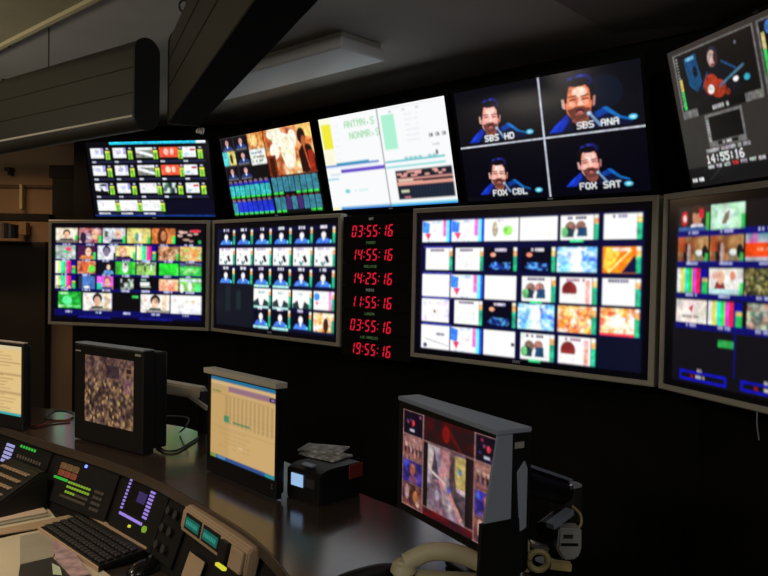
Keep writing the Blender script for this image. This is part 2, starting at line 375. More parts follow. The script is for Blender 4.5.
    photo(c, .068, .68, .215, .83, [(30, 150, 50), (50, 200, 70), (20, 120, 40)], 7, 5, 12); c.ell(.125, .76, .03, .045, (90, 230, 140)); c.rect(.075, .685, .13, .70, (160, 230, 160)); c.noise(.07, .805, .21, .825, [(60, 200, 80), (210, 250, 210)], 10, 2, .7)
    for a, b in ((.228, .408), (.59, .762)):
        c.rect(a, .685, b, .845, (240, 235, 228)); c.rect(a+.75*(b-a), .685, a+.9*(b-a), .83, (215, 190, 160)); x = a+.5*(b-a)
        c.ell(x, .735, .03, .05, (45, 30, 30)); c.ell(x, .765, .021, .05, (215, 170, 145)); c.poly([(x-.055, .845), (x-.03, .805), (x+.03, .805), (x+.05, .845)], (40, 60, 40)); c.rect(a+.2*(b-a), .825, b, .845, (150, 145, 140)); c.ell(a+.15*(b-a), .735, .01, .012, (225, 170, 150))
    c.rect(.426, .67, .575, .84, (8, 8, 12)); c.rect(.535, .70, .572, .718, (60, 190, 90))
    c.rect(.77, .685, .95, .848, (250, 248, 246)); c.ell(.905, .735, .012, .012, (235, 190, 160)); c.rect(.79, .83, .93, .838, (230, 225, 240))
    for a, b in r1: mark(c, (a+b)/2, .225, .05)
    for v, k in ((.372, r2), (.508, r2), (.648, r2)):
        for a, b in k: mark(c, (a+b)/2, v, .05)
    for x in (.14, .32, .5, .68, .86): mark(c, x, .855, .05)
    for x in (.2, .58): c.rect(x, .9, x+.2, .915, (20, 20, 120))
    return c.grain(.2, 7, 1.1)
def pic_faces():
    c = Pic(320, 186, (2, 3, 8), (.018, .03, .982, .97))
    c.rect(.05, .09, .96, .92, (9, 12, 44)); c.rect(.05, .56, .36, .92, (14, 18, 28))  # second patch: room reflection painted at the lower left
    P = .1505; X = [.068+P*i for i in range(6)]
    rows = [(.105, .222), (.259, .395), (.431, .556), (.593, .729), (.757, .895)]
    for j, (a, b) in enumerate(rows):
        for i, x in enumerate(X):
            if j > 2 and i < 2: continue
            w = .118
            if j in (0, 2, 4) and not (j == 4 and i == 5):
                suit(c, x, a+.012, x+w, b, suitc=(60, 110, 200), skin=(240, 215, 215)); mark(c, x+w*.5, a-.012, .045, .016, (225, 225, 240))
                c.ell(x+w*.9, b-.012, .006, .01, (90, 210, 230))
            elif j == 1: mono(c, x, a, x+w, b, seed=5); mark(c, x+w*.5, a+.002, .08, .014, (150, 120, 170))
            elif j == 3 and i < 5:
                c.rect(x, a, x+w, b, (240, 250, 248)); c.poly([(x, b-.03), (x+.3*w, a+.55*(b-a)), (x+.42*w, b), (x, b)], (30, 50, 50)); c.poly([(x+w*.6, b), (x+.7*w, a+.6*(b-a)), (x+w, b-.03), (x+w, b)], (30, 50, 50)); mark(c, x+w*.55, a+.02, .05, .014, (120, 150, 150))
            elif j == 3: c.rect(x, a, x+w, b, (245, 235, 250)); c.ell(x+.02, a+.04, .02, .03, (60, 130, 230)); c.poly([(x+.01, a+.08), (x+.035, a+.08), (x+.022, a+.105)], (220, 60, 100)); c.rect(x+w*.85, a, x+w, b, (240, 130, 190))
            else: photo(c, x, a, x+w, b, [(250, 240, 225), (240, 150, 60), (200, 110, 50), (250, 250, 245)], 6, 5, 3); c.ell(x+w*.7, b-.05, .018, .055, (60, 30, 20))
            meter(c, x+w+.002, a, x+w+.016, b)
            if j >= 2 and i in (2, 3): c.rect(x, b+.006, x+w, b+.02, (150, 220, 205))
    c.rect(.13, .58, .17, .80, (20, 30, 36)); c.rect(.22, .62, .26, .78, (24, 34, 38))  # paler shapes of the painted room reflection
    return c.grain(.22, 6, 1.25)
def pic_white():
    c = Pic(400, 232, (2, 2, 6), (.016, .028, .984, .972))
    c.rect(.045, .08, .955, .93, (6, 8, 46)); c.rect(.80, .76, .955, .93, (9, 12, 30))
    rows = [(.092, .226), (.27, .407), (.44, .582), (.60, .747), (.773, .925)]
    def flag(x0, y0, x1, y1):
        w, h = x1-x0, y1-y0
        c.rect(x0, y0, x1, y1, (246, 240, 250)); c.poly([(x0, y0), (x0+.25*w, y0+.1*h), (x0+.22*w, y0+.6*h), (x0, y0+.55*h)], (50, 110, 235)); c.poly([(x0+.08*w, y0+.6*h), (x0+.3*w, y0+.6*h), (x0+.2*w, y0+.92*h)], (190, 50, 90))
        c.rect(x0+.72*w, y0, x0+.83*w, y1-.25*h, (225, 90, 170)); c.rect(x0+.83*w, y0, x0+.93*w, y1, (90, 220, 235)); c.rect(x0+.93*w, y0, x1, y1, (30, 70, 220)); mark(c, x0+.5*w, y0+.02*h, .05, .014, (150, 170, 210))
        mark(c, x0+.5*w, y0+.45*h, .03, .012, (240, 190, 190)); c.rect(x0+.15*w, y1-.06*h, x0+.55*w, y1, (190, 190, 220))
    def wh(x0, y0, x1, y1, m=True):
        c.rect(x0, y0, x1, y1, (252, 252, 252)); mark(c, (x0+x1)/2, y0+.004, .07, .016, (60, 50, 80))
        if m: meter(c, x1+.003, y0, x1+.017, y1)
    def doc(x0, y0, x1, y1):
        c.rect(x0, y0, x1, y1, (244, 248, 242)); mark(c, (x0+x1)/2, y0+.006, .07, .014, (60, 40, 70))
        for k in range(5): c.rect(x0+(.12+.17*k)*(x1-x0), y0+.25*(y1-y0), x0+(.18+.17*k)*(x1-x0), y0+.8*(y1-y0), [(240, 190, 190), (190, 220, 210), (200, 205, 235)][k % 3], .55)
        meter(c, x1+.003, y0, x1+.015, y1)
    def earth(x0, y0, x1, y1):
        c.rect(x0, y0, x1, y1, (4, 5, 22)); w, h = x1-x0, y1-y0; mark(c, (x0+x1)/2, y0+.006, .05, .014, (220, 215, 235))
        c.ell(x0+.25*w, y0+.3*h, .012, .012, (220, 130, 110)); c.poly([(x0+.1*w, y1-.15*h), (x0+.3*w, y1-.4*h), (x0+.8*w, y1-.2*h), (x0+.6*w, y1-.02*h)], (30, 60, 130)); c.noise(x0+.2*w, y1-.35*h, x0+.8*w, y1-.05*h, [(5, 10, 50), (90, 160, 220), (20, 50, 130)], 10, 4, .8)
        meter(c, x1-.012, y0, x1, y1)
    def couple(x0, y0, x1, y1):
        w, h = x1-x0, y1-y0; c.rect(x0, y0, x1, y1, (235, 240, 232)); c.ell(x0+.3*w, y0+.5*h, .02, .035, (120, 90, 80)); c.ell(x0+.62*w, y0+.45*h, .018, .03, (130, 90, 80))
        c.poly([(x0+.15*w, y0+.9*h), (x0+.22*w, y0+.45*h), (x0+.42*w, y0+.6*h), (x0+.4*w, y0+.9*h)], (30, 50, 60)); c.poly([(x0+.5*w, y0+.88*h), (x0+.55*w, y0+.5*h), (x0+.8*w, y0+.5*h), (x0+.82*w, y0+.88*h)], (25, 60, 90))
        c.ell(x0+.12*w, y0+.7*h, .012, .03, (90, 160, 100)); mark(c, (x0+x1)/2, y0+.006, .07, .014, (40, 30, 60)); meter(c, x1+.003, y0, x1+.017, y1); c.rect(x0+.3*w, y1+.0, x0+.7*w, y1+.012, (60, 190, 120))
    def lady(x0, y0, x1, y1):
        w, h = x1-x0, y1-y0; c.rect(x0, y0, x1, y1, (248, 240, 236)); c.ell(x0+.3*w, y0+.5*h, .028, .05, (110, 35, 35)); c.rect(x0+.05*w, y0+.65*h, x0+.5*w, y1, (235, 205, 205)); c.rect(x0+.8*w, y0+.1*h, x0+.92*w, y1, (230, 150, 140)); mark(c, (x0+x1)/2, y0+.006, .07, .014, (90, 40, 70)); meter(c, x1+.003, y0, x1+.017, y1)
    def blue(x0, y0, x1, y1):
        photo(c, x0, y0, x1, y1, [(60, 130, 230), (160, 210, 250), (40, 80, 190), (210, 230, 250)], 7, 5, 15); w, h = x1-x0, y1-y0; c.ell(x0+.5*w, y0+.4*h, .02, .05, (245, 245, 250)); c.poly([(x0+.35*w, y1), (x0+.42*w, y0+.6*h), (x0+.6*w, y0+.6*h), (x0+.68*w, y1)], (235, 240, 250)); mark(c, (x0+x1)/2, y0+.006, .07, .014, (240, 240, 250))
    def orange(x0, y0, x1, y1):
        w, h = x1-x0, y1-y0; c.rect(x0, y0, x1, y1, (235, 110, 20)); c.poly([(x0+.1*w, y0), (x0+.5*w, y0+.15*h), (x0+.15*w, y1), (x0, y0+.8*h)], (248, 170, 60)); c.line(x0+.15*w, y1, x0+.75*w, y0+.1*h, .006, (255, 210, 120)); c.poly([(x0+.5*w, y1), (x1-.02, y0+.3*h), (x1, y1)], (12, 14, 50)); mark(c, (x0+x1)/2, y0+.006, .06, .014, (250, 240, 230)); meter(c, x1-.014, y0, x1, y1)
    def paint(x0, y0, x1, y1, s):
        photo(c, x0, y0, x1, y1, [(240, 150, 50), (250, 230, 190), (200, 70, 40), (250, 250, 240), (180, 100, 60)], 9, 6, s); meter(c, x1+.002, y0, x1+.016, y1)
    y = rows[0]
    flag(.052, y[0], .195, y[1]); flag(.197, y[0], .345, y[1]); c.rect(.348, y[0], .495, y[1], (250, 250, 244)); c.ell(.395, .155, .012, .045, (150, 140, 120)); c.ell(.45, .165, .02, .03, (120, 190, 80)); mark(c, .43, .096, .05, .014, (170, 160, 170))
    c.rect(.5, y[0], .65, y[1], (253, 253, 251)); mark(c, .57, .098, .06, .012, (230, 220, 220)); couple(.663, y[0], .783, y[1]); wh(.82, y[0], .93, y[1])
    y = rows[1]
    doc(.071, y[0], .186, y[1]); doc(.217, y[0], .33, y[1]); earth(.355, y[0], .49, y[1]); earth(.508, y[0], .643, y[1]); blue(.652, y[0], .797, y[1]); orange(.819, y[0], .946, y[1])
    y = rows[2]
    c.rect(.055, y[0], .19, y[1], (244, 244, 255)); c.rect(.055, y[0], .09, y[1], (220, 215, 250)); flag(.197, y[0], .345, y[1]); c.rect(.355, y[0], .49, y[1], (253, 253, 253)); couple(.515, y[0], .63, y[1]); lady(.665, y[0], .783, y[1]); wh(.82, y[0], .93, y[1])
    y = rows[3]
    c.rect(.055, y[0], .19, y[1], (240, 242, 246)); c.rect(.055, y[0], .08, y[1], (200, 190, 240)); c.rect(.165, y[0], .19, y[1], (210, 200, 245)); c.ell(.12, .68, .006, .012, (150, 100, 90)); mark(c, .12, .62, .06, .012, (170, 170, 180)); doc(.217, y[0], .33, y[1]); earth(.355, y[0], .49, y[1]); blue(.5, y[0], .645, y[1]); paint(.66, y[0], .783, y[1], 21); paint(.815, y[0], .93, y[1], 22); c.rect(.85, .65, .9, .7, (250, 230, 180)); c.rect(.815, .735, .93, .747, (230, 50, 60))
    y = rows[4]
    c.rect(.055, y[0], .195, y[1], (248, 248, 244)); c.line(.07, .86, .19, .9, .003, (150, 150, 150)); mark(c, .15, .82, .04, .014, (80, 80, 90)); c.ell(.075, .905, .01, .015, (60, 60, 90)); flag(.2, y[0], .345, y[1]); c.rect(.355, y[0], .49, y[1], (253, 253, 253)); c.rect(.475, .84, .487, .86, (30, 30, 40)); couple(.515, y[0], .63, y[1]); lady(.665, y[0], .783, y[1])
    for (a, b) in rows[1:]: c.rect(.06, a-.012, .2, a-.006, (60, 60, 160)); 
    return c.grain(.22, 8, 1.3)
def pic_ctrl():
    c = Pic(320, 186, (3, 3, 5), (.018, .03, .982, .97)); c.rect(.06, .08, .95, .93, (17, 16, 22))
    X = [.071, .199, .328, .462, .596, .73]; W = .12
    rows = [(.088, .198), (.231, .345), (.382, .495), (.533, .64)]
    for a, b in rows: c.rect(.068, b-.002, .95, b+.03, (12, 14, 110))
    a, b = rows[0]
    c.rect(.071, a, .192, b, (45, 35, 35)); c.ell(.095, .14, .014, .035, (200, 40, 50)); c.ell(.096, .14, .007, .016, (235, 225, 225)); c.ell(.145, .135, .018, .045, (190, 130, 100)); c.ell(.145, .10, .02, .02, (60, 35, 25)); c.poly([(.11, .198), (.125, .17), (.165, .17), (.185, .198)], (230, 230, 235)); c.rect(.071, .182, .192, .198, (60, 100, 160)); c.rect(.182, .12, .192, .198, (70, 200, 80)); c.rect(.155, .10, .17, .14, (200, 30, 50))
    c.rect(.199, a, .32, b, (190, 240, 205)); c.ell(.255, .142, .03, .042, (222, 248, 232)); c.poly([(.24, .175), (.25, .13), (.268, .115), (.266, .15), (.255, .178)], (130, 110, 90)); c.rect(.309, a+.05, .32, b, (50, 200, 90))
    for i in (2, 3): c.rect(X[i], a, X[i]+W, b, (22, 20, 22))
    a, b = rows[1]
    for x in (.071, .199):
        photo(c, x, a, x+W, b, [(150, 85, 45), (205, 160, 100), (190, 150, 95), (110, 60, 35)], 5, 4, 4); c.ell(x+.03, a+.075, .01, .05, (30, 25, 30)); c.ell(x+.045, a+.08, .007, .05, (170, 150, 140)); c.rect(x, a, x+.03, a+.07, (190, 70, 30), .6)
        c.rect(x+.07, a+.07, x+W, b, (130, 120, 90)); c.ell(x+.085, a+.075, .013, .014, (220, 225, 220)); c.ell(x+.108, a+.07, .012, .03, (25, 25, 30)); c.rect(x+.11, a+.08, x+W, b, (50, 180, 80))
    c.rect(.328, a, .448, b, (245, 75, 20)); c.noise(.328, a, .448, a+.035, [(200, 190, 200), (90, 150, 160), (210, 100, 170)], 9, 2); c.rect(.328, b-.012, .448, b, (190, 190, 200)); mark(c, .39, a+.06, .05, .01, (250, 170, 140))
    c.rect(.462, a, .58, b, (245, 75, 20))
    a, b = rows[2]
    bars(c, .071, a, .192, b); c.rect(.199, a, .32, b, (240, 236, 230)); c.poly([(.215, b), (.225, a+.06), (.25, a+.05), (.265, b)], (130, 50, 50)); c.ell(.242, a+.04, .014, .03, SK); c.ell(.285, a+.03, .01, .022, (235, 150, 120)); c.rect(.199, b-.018, .32, b, (190, 230, 235)); c.rect(.309, a+.06, .32, b, (70, 210, 110)); c.ell(.22, a+.03, .01, .02, (235, 190, 170))
    photo(c, .328, a, .448, b, [(40, 40, 20), (170, 160, 80), (90, 90, 50), (210, 200, 140), (20, 20, 20)], 16, 10, 3); photo(c, .462, a, .58, b, [(40, 40, 20), (170, 160, 80), (90, 90, 50)], 12, 8, 3)
    a, b = rows[3]
    c.rect(.071, a, .192, b, (238, 226, 218)); c.poly([(.12, a+.04), (.14, a+.02), (.135, a+.06)], (210, 50, 60)); mark(c, .13, a+.075, .07, .01, (130, 120, 110))
    bars(c, .199, a, .32, b); photo(c, .34, a, .455, b, [(220, 230, 190), (90, 120, 90), (220, 110, 100), (60, 80, 90), (240, 240, 220)], 9, 6, 14)
    for x in (.13, .26, .39, .52):
        for _, b in rows: mark(c, x, b+.006, .045, .012)
    c.rect(.24, .712, .296, .74, (50, 170, 80)); c.rect(.296, .66, .302, .87, (14, 16, 100))
    for x in (.092, .325, .56):
        for q in ((x, .875, x+.18, .883), (x, .91, x+.18, .918), (x, .875, x+.005, .918), (x+.175, .875, x+.18, .918)): c.rect(*q, (16, 20, 190))
        mark(c, x+.085, .892, .04, .012, (230, 230, 230)); mark(c, x+.08, .862, .018, .01, (200, 200, 200)); c.rect(x+.045, .893, x+.055, .903, (160, 20, 40))
    return c.grain(.14, 7, 1.0)
# ---- upper row
def pic_router():
    c = Pic(300, 168, (7, 8, 16))
    c.rect(.2, 0, .90, .035, (40, 190, 225)); c.rect(.90, 0, .972, .035, (225, 240, 250))
    X = [.035, .223, .411, .60, .785]; Y = [.085, .315, .55, .775]
    r = random.Random(5)
    for j, y in enumerate(Y):
        for i, x in enumerate(X):
            if j == 3 and i > 2: c.rect(x, y, 1, .97, (9, 10, 30)); continue
            w = .105 if j < 3 and i not in (2,) else .135
            if j == 3: w = .15
            c.rect(x, y, x+w, y+.125 if j < 3 else y+.14, (238, 240, 250))
            if j < 3:
                if i in (0, 1): c.ell(x+w*.45, y+.05, .02, .03, (190, 195, 225)); c.rect(x+w*.8, y, x+w, y+.08, (150, 150, 220))
                if i == 2 and j < 2: c.rect(x, y+.03, x+w, y+.125, (120, 125, 115)); c.poly([(x, y+.02), (x+w, y+.09), (x+w, y+.125), (x, y+.06)], (225, 230, 235)); 
                if i == 3 and j < 2: c.rect(x, y, x+.15, y+.125, (236, 86, 58)); c.ell(x+.055, y+.055, .02, .04, (250, 190, 170)); c.ell(x+.10, y+.055, .014, .04, (250, 190, 170)); 
                if i == 4: c.rect(x+.06, y+.02, x+.10, y+.045, (180, 60, 80)); c.ell(x+.03, y+.09, .02, .02, (170, 210, 220))
                if j == 2 and i == 0: c.poly([(x, y+.125), (x, y+.09), (x+.04, y+.1), (x+.05, y+.06), (x+.07, y+.1), (x+.105, y+.1), (x+.105, y+.125)], (20, 20, 20)); c.ell(x+.07, y+.02, .03, .016, (40, 50, 40))
                if j == 2 and i == 3: c.noise(x, y, x+w, y+.125, [(200, 220, 210), (60, 90, 80), (240, 245, 245), (20, 30, 30)], 6, 4)
            mx = x+(.123 if j < 3 and not (i in (2, 3) and w > .11) else .14) if j < 3 else x+.15
            if i == 3 and j < 2: mx = x+.15
            c.rect(mx, y+.035, mx+.034, y+.145, (135, 205, 60)); c.rect(mx+.014, y+.035, mx+.018, y+.145, (40, 80, 30)); c.rect(mx, y+.035, mx+.034, y+.06, (205, 215, 80)); c.rect(mx+.008, y, mx+.026, y+.016, (170, 170, 180))
            c.rect(x, y+.165, x+.175, y+.19, (30, 34, 62)); c.rect(x+.004, y+.168, x+.036 if j < 3 else x+.1, y+.187, (185, 190, 205))
    c.rect(0, .972, 1, .99, (14, 50, 120))
    return c.grain(.2, 6, 1.12)
def pic_mixer():
    c = Pic(320, 180, (8, 8, 10))
    X = [0, .155, .325]; 
    for j in range(3):
        for i in range(3):
            x = X[i]; y = .0+.18*j; w = [.15, .165, .17][i]; 
            if i == 2: continue
            if (j, i) == (1, 0): c.rect(x, y, x+.08, y+.165, (90, 210, 215)); c.rect(x+.07, y, x+w, y+.165, (225, 205, 120)); c.ell(x+.1, y+.09, .018, .06, (60, 50, 40)); continue
            suit(c, x+.008, y+.005, x+w, y+.165, bg=(16, 16, 24), suitc=(35, 60, 120), skin=(210, 160, 150))
            for q in ((x, y, x+w, y+.005), (x, y, x+.003, y+.17)): c.rect(*q, (70, 70, 70))
            c.rect(x+.02, y+.16, x+.14, y+.172, (110, 110, 120))
    photo(c, .325, 0, .50, .19, [(230, 150, 60), (250, 220, 160), (160, 80, 30)], 6, 5, 2); c.ell(.40, .10, .03, .07, (250, 200, 130))
    c.rect(.325, .195, .50, .38, (232, 240, 225)); 
    for k in range(3): mark(c, .41, .23+.05*k, .14, .02, [(90, 120, 150), (120, 90, 80), (70, 110, 90)][k])
    c.rect(.325, .385, .5, .56, (14, 14, 16))
    photo(c, .51, 0, 1, .54, [(230, 120, 50), (250, 200, 130), (200, 80, 30), (252, 240, 200), (150, 60, 30)], 9, 7, 7)
    for q in ((.62, .06, .08, .07), (.68, .14, .09, .08), (.60, .26, .05, .09), (.74, .28, .07, .2), (.80, .14, .04, .1)): c.ell(q[0], q[1], q[2], q[3], (255, 246, 215))
    c.rect(.51, .30, .60, .54, (120, 45, 20)); c.rect(.53, .33, .58, .54, (60, 25, 15)); c.rect(.86, 0, 1, .14, (245, 190, 110))
    c.poly([(.85, .54), (.84, .3), (.90, .2), (.97, .25), (1, .4), (1, .54)], (40, 18, 16)); c.ell(.89, .13, .04, .09, (35, 20, 20)); c.ell(.905, .19, .02, .06, (190, 100, 60)); c.rect(.93, .3, .98, .54, (150, 40, 25)); c.line(.9, .25, .93, .5, .01, (190, 90, 50))
    for j, (y0, y1) in enumerate(((.565, .77), (.80, .985))):
        for k in range(8):
            x = .012+.06*k; col = (60, 190, 190) if j == 0 else (30, 50, 220)
            if j == 1 and k == 0: col = (50, 140, 170)
            c.rect(x, y0, x+.05, y1-.02, (25, 40, 170)); c.rect(x, y0+.03+(.02 if j == 0 else 0), x+.05, y1-.035, col); c.rect(x+.005, y0-.015, x+.035, y0+.015, (130, 100, 90)); c.rect(x, y1-.03, x+.042, y1-.008, (60, 235, 80))
            x = .51+.06*k; col = (60, 130, 150)
            if j == 1 and k in (2, 4): col = (70, 40, 110)
            c.rect(x, y0, x+.05, y1-.035, col); c.rect(x+.008, y0-.025, x+.035, y0+.0, (100, 40, 40))
            if (j, k) not in ((0, 2), (0, 3), (1, 2), (1, 3), (1, 4), (1, 5)): c.rect(x, y1-.03, x+.044, y1-.008, (60, 225, 80))
            for q in range(5): c.line(x+.005, y0+.04+.03*q, x+.045, y0+.02+.03*q, .003, (30, 60, 80), .6); c.line(.014+.06*k, y0+.05+.03*q, .055+.06*k, y0+.03+.03*q, .003, (20, 90, 140), .5)
    return c.grain(.2, 7, 1.05)
def pic_sheet():
    c = Pic(340, 191, (250, 251, 252))
    c.rect(0, .01, .1, .5, (252, 252, 225)); c.rect(.014, .07, .1, .33, (242, 236, 60)); c.rect(.0, .40, .08, .5, (250, 248, 220))
    for a, b in ((.22, .07), (.25, .19)):
        c.text(a, b, .07, 'ANTMN.S' if b < .1 else 'NONMR.S', (150, 220, 165), w=.25)
    for k in range(6): mark(c, .14, .1+.07*k, .05, .01, (232, 236, 240)); mark(c, .75, .1+.05*k, .10, .01, (222, 228, 235)); mark(c, .6+.1*(k % 3), .05, .02, .012, (170, 170, 180))
    c.rect(0, .51, .46, .525, (30, 120, 200)); c.rect(.1, .49, .38, .51, (60, 160, 190)); c.rect(0, .53, .46, .545, (235, 240, 250)); c.rect(.13, .565, .50, .60, (105, 75, 205)); c.rect(.03, .60, .12, .62, (220, 225, 235)); c.rect(.0, .65, .1, .665, (150, 215, 230))
    c.ell(.16, .80, .022, .022, (110, 215, 215)); mark(c, .27, .79, .14, .02, (200, 240, 240))
    c.rect(0, .97, .1, 1, (245, 245, 200)); c.rect(.08, .965, .5, .985, (130, 190, 230)); c.rect(.08, .985, .5, 1, (20, 90, 190))
    c.rect(.525, .08, .625, .42, (175, 242, 212)); c.rect(.50, .02, .98, .03, (240, 240, 245)); 
    for x in (.86, .905, .95): c.rect(x, .32, x+.024, .35, (60, 60, 70)); c.rect(x+.005, .327, x+.012, .343, (240, 240, 240))
    c.rect(.89, .48, .905, .52, (90, 90, 95)); mark(c, .9, .42, .05, .01, (160, 160, 165))
    c.rect(.51, .535, .95, .552, (60, 195, 205)); mark(c, .78, .515, .24, .014, (110, 190, 190)); c.rect(.51, .59, .95, .607, (130, 220, 220))
    c.rect(.575, .64, .985, .93, (28, 32, 44)); r = random.Random(4)
    for k in range(16): x = r.uniform(.58, .93); y = r.choice((.65, .67, .69)); c.rect(x, y, x+r.uniform(.02, .05), y+.015, (235, 170, 165))
    c.rect(.58, .72, .985, .735, (230, 160, 150)); c.rect(.58, .755, .985, .79, (235, 165, 150)); c.rect(.77, .74, .985, .76, (28, 30, 44)); c.rect(.59, .735, .7, .75, (220, 215, 190))
    for k in range(18): c.rect(.59+.022*k, .80, .595+.022*k, .92, (36, 52, 78))
    c.rect(.6, .84, .66, .86, (215, 220, 180)); c.rect(.62, .905, .665, .92, (200, 120, 130))
    c.rect(.5, .965, 1, .99, (120, 215, 235)); c.rect(.5, .985, 1, 1, (30, 120, 210))
    c.rect(.498, 0, .503, 1, (110, 110, 115))
    return c
def singer(c, cx, cy, s, clip, tilt=0., skin=(232, 150, 128), wide=1.15):
    """head-and-shoulders of a singer in a blue suit; cy the face centre, s the face half height"""
    a = 9/16
    def p(x, y): x, y = x*math.cos(tilt)-y*math.sin(tilt), x*math.sin(tilt)+y*math.cos(tilt); return (cx+x*s*a*wide, cy+y*s)
    def po(pts, col, al=1.): c.poly([p(*q) for q in pts], col, al, clip)
    def eo(x, y, rx, ry, col, al=1.): q = p(x, y); c.ell(q[0], q[1], rx*s*a*wide, ry*s, col, al, clip)
    base = cy+1.6*s
    c.poly([(cx-2.0*s*a, base), (cx-1.6*s*a, base-.35*s), (cx-.7*s*a, base-.9*s), (cx+.5*s*a, base-.8*s), (cx+1.5*s*a, base-1.0*s), (cx+2.1*s*a, base-.55*s), (cx+2.9*s*a, base-.25*s), (cx+2.9*s*a, base)], (11, 20, 54), 1, clip)
    c.poly([(cx-2.0*s*a, base), (cx-1.5*s*a, base-.45*s), (cx-.75*s*a, base-.95*s), (cx-.65*s*a, base-.6*s), (cx-1.2*s*a, base)], (18, 48, 175), 1, clip)
    c.poly([(cx-2.0*s*a, base), (cx-1.6*s*a, base-.38*s), (cx-1.1*s*a, base-.7*s), (cx-1.4*s*a, base-.2*s)], (25, 70, 230), .7, clip)
    c.poly([(cx+.85*s*a, base-.85*s), (cx+1.5*s*a, base-1.08*s), (cx+2.1*s*a, base-.66*s), (cx+1.5*s*a, base-.72*s), (cx+.95*s*a, base-.55*s)], (12, 60, 150), 1, clip)
    c.poly([(cx+1.3*s*a, base-1.05*s), (cx+1.6*s*a, base-1.05*s), (cx+2.3*s*a, base-.5*s), (cx+2.9*s*a, base-.3*s), (cx+2.9*s*a, base-.2*s), (cx+2.1*s*a, base-.42*s)], (20, 110, 190), .9, clip)
    po([(-.35, .8), (.45, .8), (.5, 1.4), (-.3, 1.35)], (135, 75, 62)); po([(-.3, 1.1), (.1, 1.5), (.5, 1.1), (.5, 1.6), (-.4, 1.6)], (14, 12, 22))
    eo(-.02, -.55, .78, .72, (11, 9, 18)); eo(.05, -.95, .6, .45, (12, 11, 30)); eo(.25, -1.02, .5, .36, (12, 11, 30))
    eo(-.28, -1.05, .26, .2, (22, 28, 96), .8); eo(.2, -1.16, .34, .16, (28, 34, 120), .8); eo(.52, -.95, .16, .2, (20, 26, 90), .8); eo(.02, -1.0, .12, .14, (12, 12, 30)); eo(.1, -1.24, .16, .06, (50, 62, 190), .7); eo(-.34, -1.14, .1, .06, (46, 56, 180), .7); eo(.36, -1.02, .08, .1, (14, 14, 40))
    po([(-.82, -.1), (-.7, -.12), (-.62, .42), (-.78, .35)], (205, 165, 155)); po([(.7, -.15), (.8, -.15), (.76, .3), (.66, .4)], (170, 120, 115))
    eo(0, .0, .64, .9, skin); po([(-.63, .1), (.63, .1), (.55, .62), (.3, .98), (-.05, 1.08), (-.36, .95), (-.56, .62)], skin)
    po([(-.66, .05), (-.6, -.62), (-.42, -.8), (-.5, -.35), (-.56, .15)], (14, 10, 16)); po([(.64, .05), (.62, -.5), (.48, -.78), (.54, -.3), (.56, .12)], (14, 10, 16)); eo(.0, -.93, .52, .24, (12, 10, 20))
    eo(.06, -.42, .36, .26, (252, 214, 202), .9); eo(-.3, .2, .16, .16, (250, 200, 185), .6); eo(.32, .16, .16, .16, (250, 200, 185), .5); po([(.0, -.2), (.12, -.2), (.2, .28), (-.04, .28)], (250, 205, 190), .8)
    po([(-.56, .45), (-.3, .42), (.3, .42), (.56, .42), (.5, .75), (.3, .98), (-.05, 1.08), (-.36, .95)], (80, 42, 38), .85); eo(.02, .4, .3, .08, (90, 44, 42), .85); eo(.05, .58, .2, .12, (60, 15, 22)); eo(.05, .63, .13, .045, (215, 120, 115)); eo(.05, .72, .22, .06, (190, 105, 95), .7)
    for x in (-.28, .32): po([(x-.16, -.06), (x+.16, -.10), (x+.16, -.03), (x-.14, .02)], (70, 32, 36), .9); po([(x-.22, -.22), (x+.2, -.28), (x+.2, -.21), (x-.2, -.15)], (66, 34, 36), .8)
    po([(.46, .78), (.56, .72), (1.05, 1.38), (.93, 1.46)], (120, 150, 190)); eo(.48, .74, .12, .11, (150, 170, 205)); eo(.46, .72, .05, .05, (220, 230, 240))
def pic_quad():
    c = Pic(400, 225, (5, 6, 16))
    c.rect(0, 0, .5, .5, (10, 11, 18)); c.rect(.5, 0, 1, .5, (9, 11, 20)); c.rect(0, .5, 1, 1, (3, 4, 16)); c.ell(.82, .2, .09, .13, (12, 22, 40), .8)
    singer(c, .205, .265, .125, (0, 0, .49, .47), 0.08, (238, 160, 150))
    singer(c, .695, .235, .150, (.51, 0, 1, .47), 0.05, (225, 125, 80), 1.25)
    singer(c, .215, .765, .110, (0, .51, .49, .95), 0.08, (240, 165, 150))
    singer(c, .72, .74, .115, (.51, .51, 1, .94), -.03, (240, 160, 145))
    for u, v in ((.425, .43), (.945, .42), (.44, .93), (.90, .93)): c.ell(u, v, .02, .02, (70, 190, 225)); c.ell(u, v, .01, .01, (190, 240, 250))
    for u, v, t in ((.16, .415, 'SBS HD'), (.675, .41, 'SBS ANA'), (.17, .905, 'FOX CBL'), (.66, .90, 'FOX SAT')): c.text(u, v, .052, t, (235, 238, 245), w=.029*len(t))
    c.rect(.0, .497, 1, .505, (205, 210, 225)); c.rect(.497, 0, .503, 1, (205, 210, 225))
    return c.grain(.12, 9, 1.05)
